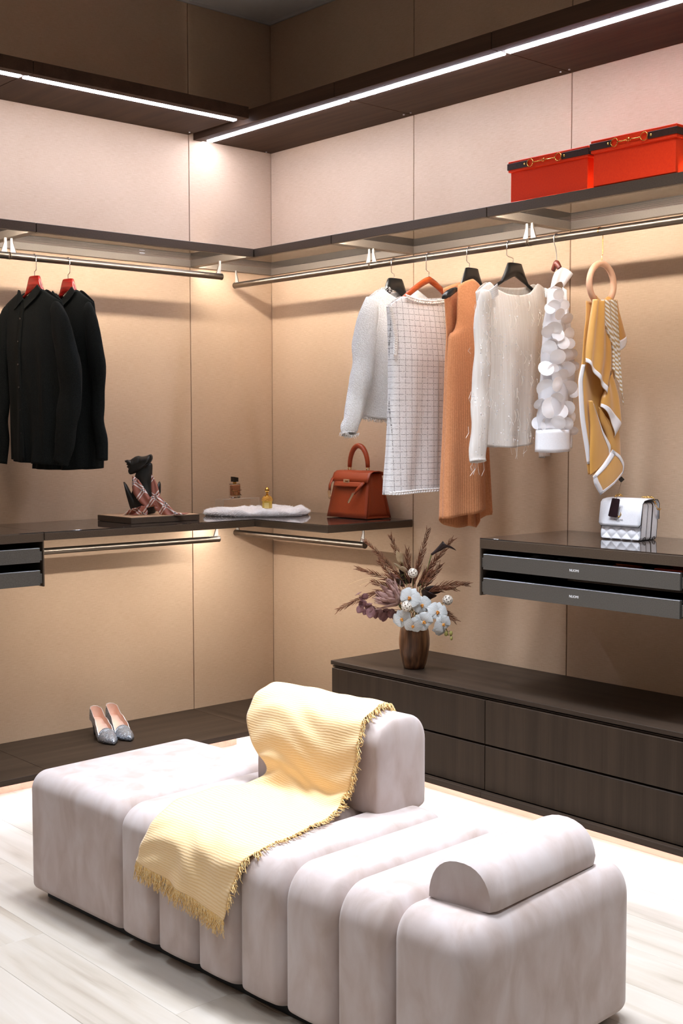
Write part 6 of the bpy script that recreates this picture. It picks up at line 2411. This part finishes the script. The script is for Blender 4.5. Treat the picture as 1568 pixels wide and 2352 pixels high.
# orchid spray: blossoms of five petals and a lip
orc = thing('orchid_spray', 'cascade of white veined orchids with orange lips over the vase rim', 'orchid', MOUTH)
def petal_mesh(L_, wd):
    rows, uvs = [], []
    for i in range(9):
        f = i / 8
        w = wd * (math.sin(PI * (0.06 + 0.90 * f)) ** 0.55) * (0.35 + 0.65 * min(1, f * 2.2))
        row, ur = [], []
        for j in range(9):
            g = -1 + j / 4
            row.append(Vector((g * w, L_ * f - 0.10 * L_ * g * g * f, 0.10 * L_ * math.sin(PI * f) * (1 - 0.3 * g * g) - 0.10 * L_ * f * f + 0.0012 * math.sin(g * 9) * f)))
            ur.append((g * 1.6 * (0.4 + 0.6 * f), f))
        rows.append(row)
        uvs.append(ur)
    return rows, uvs


def blossom(px, off, size, roll, tx, tz, lip=True):
    c_ = fpl.at(px, off)
    z_ = (fpl.n + Vector((RT.x, RT.y, 0)) * tx + Vector((0, 0, tz))).normalized()
    y_ = (Vector((0, 0, 1)) - z_ * z_.z).normalized()
    x_ = y_.cross(z_)
    Mw = Matrix((x_, y_, z_)).transposed().to_4x4()
    Mw.translation = c_
    Mw = Mw @ Matrix.Rotation(roll, 4, 'Z')
    lipm = MB()
    lipm.sphere((0, 0.0, 0.006), 0.0026 * size / 0.03, 8, 6, (1, 1, 1.3))
    lipm.sphere((0, -0.005 * size / 0.03, 0.006), 0.0034 * size / 0.03, 8, 6, (0.8, 1.3, 0.9))
    for sg in (-1, 1):
        lipm.sphere((sg * 0.0036 * size / 0.03, -0.002, 0.007), 0.0022 * size / 0.03, 8, 5, (0.8, 1.2, 0.7))
    lipm.xf(Mw)
    bl = lipm.build('blossom', M_LIP if lip else M_ORCH, orc, smooth=True)
    for (ang, L_, wd, zz) in ((PI / 2 - 0.12, 1.0, 0.72, 0.001), (-PI / 2 + 0.12, 1.0, 0.72, 0.001), (0, 0.92, 0.42, -0.002), (PI - 0.62, 0.95, 0.40, -0.002), (PI + 0.62, 0.95, 0.40, -0.002)):
        rows, uvs = petal_mesh(size * L_, size * wd)
        R_ = Mw @ Matrix.Translation((0, 0, zz)) @ Matrix.Rotation(ang, 4, 'Z')
        MB().grid([[R_ @ q for q in row] for row in rows], uvs=uvs).build('petal', M_ORCH, bl, smooth=True)
OS = 1.16
for a in (((938, 1363), 0.085, 0.037, -0.5, -0.25, 0.15), ((964, 1380), 0.075, 0.034, 0.25, 0.1, 0.1), ((999, 1395), 0.085, 0.036, -0.35, 0.25, 0.2), ((919, 1410), 0.09, 0.033, 0.5, -0.35, -0.05),
          ((967, 1416), 0.095, 0.035, 0.9, 0.0, -0.15), ((944, 1424), 0.10, 0.032, -0.2, -0.1, -0.4), ((1010, 1422), 0.09, 0.032, 0.7, 0.4, -0.1), ((1004, 1436), 0.075, 0.026, -0.8, 0.35, -0.5)):
    blossom(a[0], a[1], a[2] * OS, *a[3:])
sp_ = [fpl.at(q, o) for q, o in (((945, 1385), 0.03), ((965, 1395), 0.07), ((1000, 1412), 0.075), ((1018, 1432), 0.07), ((1024, 1450), 0.065))]
OST = [cat(sp_, i / 16) for i in range(17)]
MB().tube([DEEP, MOUTH] + OST, 0.0016, 6).build('stem', M_STEM, orc, smooth=True)
for px_, of_ in (((938, 1363), 0.085), ((964, 1380), 0.075), ((999, 1395), 0.085), ((919, 1410), 0.09), ((967, 1416), 0.095), ((944, 1424), 0.10), ((1010, 1422), 0.09), ((1004, 1436), 0.075)):
    stalk(orc, fpl.at(px_, of_ - 0.003), OST, M_STEM, 0.0009)
for px, r, sc_ in (((1019, 1446), 0.0072, 1.35), ((1030, 1445), 0.0066, 1.5), ((1031, 1456), 0.0052, 1.6)):
    MB().sphere(fpl.at(px, 0.07), r, 10, 8, (1, 1, sc_)).build('bud', M_BUD, orc, smooth=True)
    stalk(orc, fpl.at(px, 0.07) + Vector((0, 0, r * 0.8)), OST, M_STEM)

# each stem has its own place in the vase mouth, and the heads stand at different depths
BQ = {'calla_lily': (0.0262, 0.0025, 0.0043), 'calla_lily.001': (0.0174, 0.0111, 0.0000),
      'dried_sprig': (-0.0153, -0.0014, 0.0103),
      'dried_sprig.001': (-0.0259, -0.0206, -0.0660),
      'dried_sprig.002': (0.0132, -0.0226, -0.0163),
      'dried_sprig.003': (-0.0010, -0.0110, -0.0601),
      'dried_sprig.004': (-0.0134, -0.0275, -0.0739),
      'dried_sprig.005': (0.0104, 0.0044, 0.0000),
      'dried_sprig.006': (-0.0288, 0.0066, -0.0148),
      'dried_sprig.007': (-0.0271, -0.0034, -0.0383),
      'dried_sprig.008': (-0.0193, -0.0251, 0.0433),
      'dried_sprig.009': (0.0243, 0.0072, 0.0000),
      'dried_sprig.010': (0.0166, -0.0136, 0.0266),
      'dried_sprig.011': (-0.0326, 0.0093, 0.0178),
      'dried_sprig.012': (0.0085, 0.0069, 0.0384),
      'dried_sprig.013': (0.0158, -0.0029, 0.0000),
      'dried_sprig.014': (0.0241, -0.0130, -0.0096),
      'dried_sprig.015': (0.0114, -0.0308, 0.0578), 'eucalyptus_branch': (-0.0164, 0.0210, -0.0117), 'leaf_spray': (0.0107, 0.0244, -0.0478), 'orchid_spray': (0.0246, 0.0140, 0.0300), 'protea': (-0.0216, 0.0167, 0.0472),
      'seed_pod': (-0.0259, 0.0012, 0.0486),
      'seed_pod.001': (-0.0054, 0.0094, 0.0560),
      'seed_pod.002': (-0.0106, 0.0306, 0.0244)}
def settle(thing_, fu, fn, dl):
    fo_v = fpl.u * fu + fpl.n * fn
    stack = list(thing_.children)
    for o_ in stack:
        stack += list(o_.children)
        Wm = wmat(o_)
        Wi = Wm.inverted()
        for v in o_.data.vertices:
            p = Wm @ v.co
            d_ = (p - MOUTH).length
            f = 0.0 if p.z < MOUTH.z - 0.03 and d_ > 0.02 and (p - MOUTH).xy.length < 0.008 else min(1.0, max(0.0, (d_ - 0.008) / 0.085))
            f = f * f * (3 - 2 * f)
            v.co = Wi @ (p + fo_v * (1 - f) + fpl.n * (dl * f))
for nm_, (fu, fn, dl) in BQ.items():
    settle(bpy.data.objects[nm_], fu, fn, dl)

# ================================================================== GLITTER PUMPS
def glitter():
    t = NT('silver_glitter').set(Roughness=0.3, Metallic=0.75)
    v = coords(t, 'Object', (1, 1, 1))
    vo = t.n('ShaderNodeTexVoronoi')
    vo.inputs['Scale'].default_value = 700.0
    t.l(v, vo.inputs['Vector'])
    t.l(ramp(t, vo.outputs['Color'], [(0.2, rgb(120, 132, 150)), (0.55, rgb(176, 184, 196)), (0.9, rgb(232, 236, 242))]), t.b.inputs['Base Color'])
    ge = t.n('ShaderNodeNewGeometry')
    ma = t.n('ShaderNodeVectorMath', operation='MULTIPLY_ADD')
    t.l(vo.outputs['Color'], ma.inputs[0])
    ma.inputs[1].default_value = (0.8, 0.8, 0.8)
    sb = t.n('ShaderNodeVectorMath', operation='SUBTRACT')
    t.l(ge.outputs['Normal'], sb.inputs[0])
    sb.inputs[1].default_value = (0.4, 0.4, 0.4)
    t.l(sb.outputs[0], ma.inputs[2])
    no = t.n('ShaderNodeVectorMath', operation='NORMALIZE')
    t.l(ma.outputs[0], no.inputs[0])
    t.l(no.outputs[0], t.b.inputs['Normal'])
    return t.m


M_GLIT = glitter()
M_NUDE = noisy('nude_lining', rgb(226, 188, 168), rgb(234, 200, 182), rough=0.55, scale=(40, 40, 40))


def lerp_tab(tab, t):
    for (a, x), (b, y) in zip(tab[:-1], tab[1:]):
        if t <= b:
            f = (t - a) / (b - a)
            f = f * f * (3 - 2 * f)
            return x + (y - x) * f
    return tab[-1][1]


HW = [(0, 0.0005), (0.03, 0.017), (0.10, 0.0255), (0.30, 0.0265), (0.55, 0.036), (0.70, 0.0385), (0.82, 0.031), (0.93, 0.016), (1.0, 0.0015)]
SOLE = [(0, 0.066), (0.14, 0.066), (0.32, 0.050), (0.52, 0.018), (0.66, 0.005), (1.0, 0.004)]
TOPL = [(0, 0.118), (0.10, 0.112), (0.35, 0.080), (0.50, 0.056), (0.60, 0.034), (0.66, 0.012)]
def pump(heel, toe, label):
    hx, hy = heel
    d = Vector((toe[0] - hx, toe[1] - hy, 0))
    L_ = d.length
    d.normalize()
    s = Vector((d.y, -d.x, 0))
    o0 = Vector((hx, hy, PLAT_Z))
    t = thing('pump_shoe', label, 'shoe', (hx + d.x * L_ / 2, hy + d.y * L_ / 2, PLAT_Z), 'silver glitter pumps')
    P = lambda tt, ss, z: o0 + d * (L_ * tt) + s * ss + Vector((0, 0, z))
    TS = [0.66 - 0.66 * (i / 22) for i in range(23)]
    foot = [(q, -1) for q in TS] + [(q, 1) for q in TS[::-1][1:]]
    def wall(inset, lift):
        rows = []
        for j in range(6):
            v = j / 5
            row = []
            for (q, sg) in foot:
                h0, h1 = lerp_tab(SOLE, q) + lift, lerp_tab(TOPL, q)
                w = max(0.0003, lerp_tab(HW, q) - inset) * (1.0 + 0.06 * math.sin(PI * v) - 0.10 * v)
                back = -0.006 * math.sin(PI * v) * (1 if q < 0.02 else 0)
                row.append(P(max(q, inset / L_ * 1.2 if q < 0.05 else q), sg * w, h0 + (h1 - h0) * v) + d * back)
            rows.append(row)
        return rows
    ro = wall(0.0, 0.0)
    MB().grid(ro).build('upper', M_GLIT, t, smooth=True)
    ri = wall(0.0018, 0.002)
    MB().grid(ri).build('lining', M_NUDE, t, smooth=True)
    MB().tube([p + Vector((0, 0, 0.0003)) for p in ro[-1]], 0.0016, 6).build('top_binding', plain('pale_silver', rgb(226, 220, 220), 0.3, 0.6), t, smooth=True)
    rows = []
    for i in range(15):
        q = 0.60 + 0.40 * i / 14
        w, z0 = lerp_tab(HW, q), lerp_tab(SOLE, q)
        h = 0.042 - 0.026 * ((q - 0.60) / 0.40) ** 1.1
        if q > 0.99:
            h = 0.008
        row = []
        for k in range(13):
            a = PI * k / 12
            dip = 0.022 * max(0, 1 - (q - 0.60) / 0.10) * 0
            row.append(P(q + (0.05 * (1 - math.sin(a)) if i == 0 else 0), w * math.cos(a), z0 + h * math.sin(a) ** 0.8))
        rows.append(row)
    MB().grid(rows).build('toe_cap', M_GLIT, t, smooth=True, solid=0.001)
    ins = [[P(q, -max(0.0003, lerp_tab(HW, q) - 0.002), lerp_tab(SOLE, q) + 0.004), P(q, 0, lerp_tab(SOLE, q) + 0.003), P(q, max(0.0003, lerp_tab(HW, q) - 0.002), lerp_tab(SOLE, q) + 0.004)] for q in [i / 24 * 0.92 + 0.01 for i in range(25)]]
    MB().grid(ins).build('insole', M_NUDE, t, smooth=True)
    so = [[P(q, -lerp_tab(HW, q), lerp_tab(SOLE, q) - 0.0003), P(q, 0, lerp_tab(SOLE, q) - 0.0034), P(q, lerp_tab(HW, q), lerp_tab(SOLE, q) - 0.0003)] for q in [i / 24 for i in range(25)]]
    MB().grid(so).build('sole', M_BLACK, t, smooth=True)
    MB().tube([P(0.075, 0, 0.066), P(0.065, 0, 0.045), P(0.06, 0, 0.02), P(0.06, 0, 0.0008)], [0.019, 0.011, 0.0065, 0.0055], 14).build('heel', M_GLIT, t, smooth=True)


pump((-1.052, -0.105), (-1.092, -0.335), 'silver glitter pump, its neighbour pressed against its inner side, toe towards the daybed')
pump((-0.976, -0.105), (-1.010, -0.330), 'silver glitter pump standing next to bare platform on its outer side')

# ================================================================== THINGS IN THE DRAWERS
def rolled(x, y, z, r, w, mat, label, name='rolled_tie'):
    t = thing(name, label, 'tie', (x, y, z))
    mb = MB()
    rows = []
    for i in range(46):
        a = i / 45 * 3.2 * 2 * PI
        rr = r * (0.25 + 0.75 * i / 45)
        rows.append([Vector((x + rr * math.cos(a), y + sgn * w / 2, z + r + 0.001 + rr * math.sin(a))) for sgn in (-1, 1)])
    mb.grid(rows)
    mb.build('silk', mat, t, smooth=True, solid=0.0018)
DZ = 0.798 + 0.092 + 0.0106
rolled(-0.43, -1.99, DZ, 0.024, 0.085, fabric('charcoal_silk', rgb(52, 50, 54), rgb(70, 68, 74), 120), 'wide charcoal rolled tie in the open drawer')
rolled(-0.43, -2.09, DZ, 0.022, 0.075, fabric('navy_silk', rgb(44, 42, 52), rgb(58, 56, 68), 120), 'narrower dark navy rolled tie in the open drawer')
rolled(-0.42, -2.20, DZ, 0.022, 0.10, fabric('umber_silk', rgb(84, 46, 30), rgb(100, 58, 38), 120), 'brown rolled tie in the open drawer')
rolled(-0.43, -2.335, DZ, 0.022, 0.10, fabric('orange_silk', rgb(190, 84, 30), rgb(212, 108, 44), 120), 'orange rolled tie in the open drawer')
t = thing('jewellery_box', 'shallow open red jewellery box in the drawer', 'box', (-0.41, -2.505, DZ))
MB().bbox(-0.46, -0.36, -2.555, -2.455, DZ, DZ + 0.006, 0.001).build('bottom', plain('red_felt', rgb(150, 40, 30), 0.9), t)
for (a, b, c_, d_) in ((-0.46, -0.454, -2.555, -2.455), (-0.366, -0.36, -2.555, -2.455), (-0.4535, -0.3665, -2.555, -2.549), (-0.4535, -0.3665, -2.461, -2.455)):
    MB().bbox(a, b, c_, d_, DZ + 0.0062, DZ + 0.046, 0.0008).build('side', plain('red_leatherette', rgb(186, 60, 42), 0.5), t)
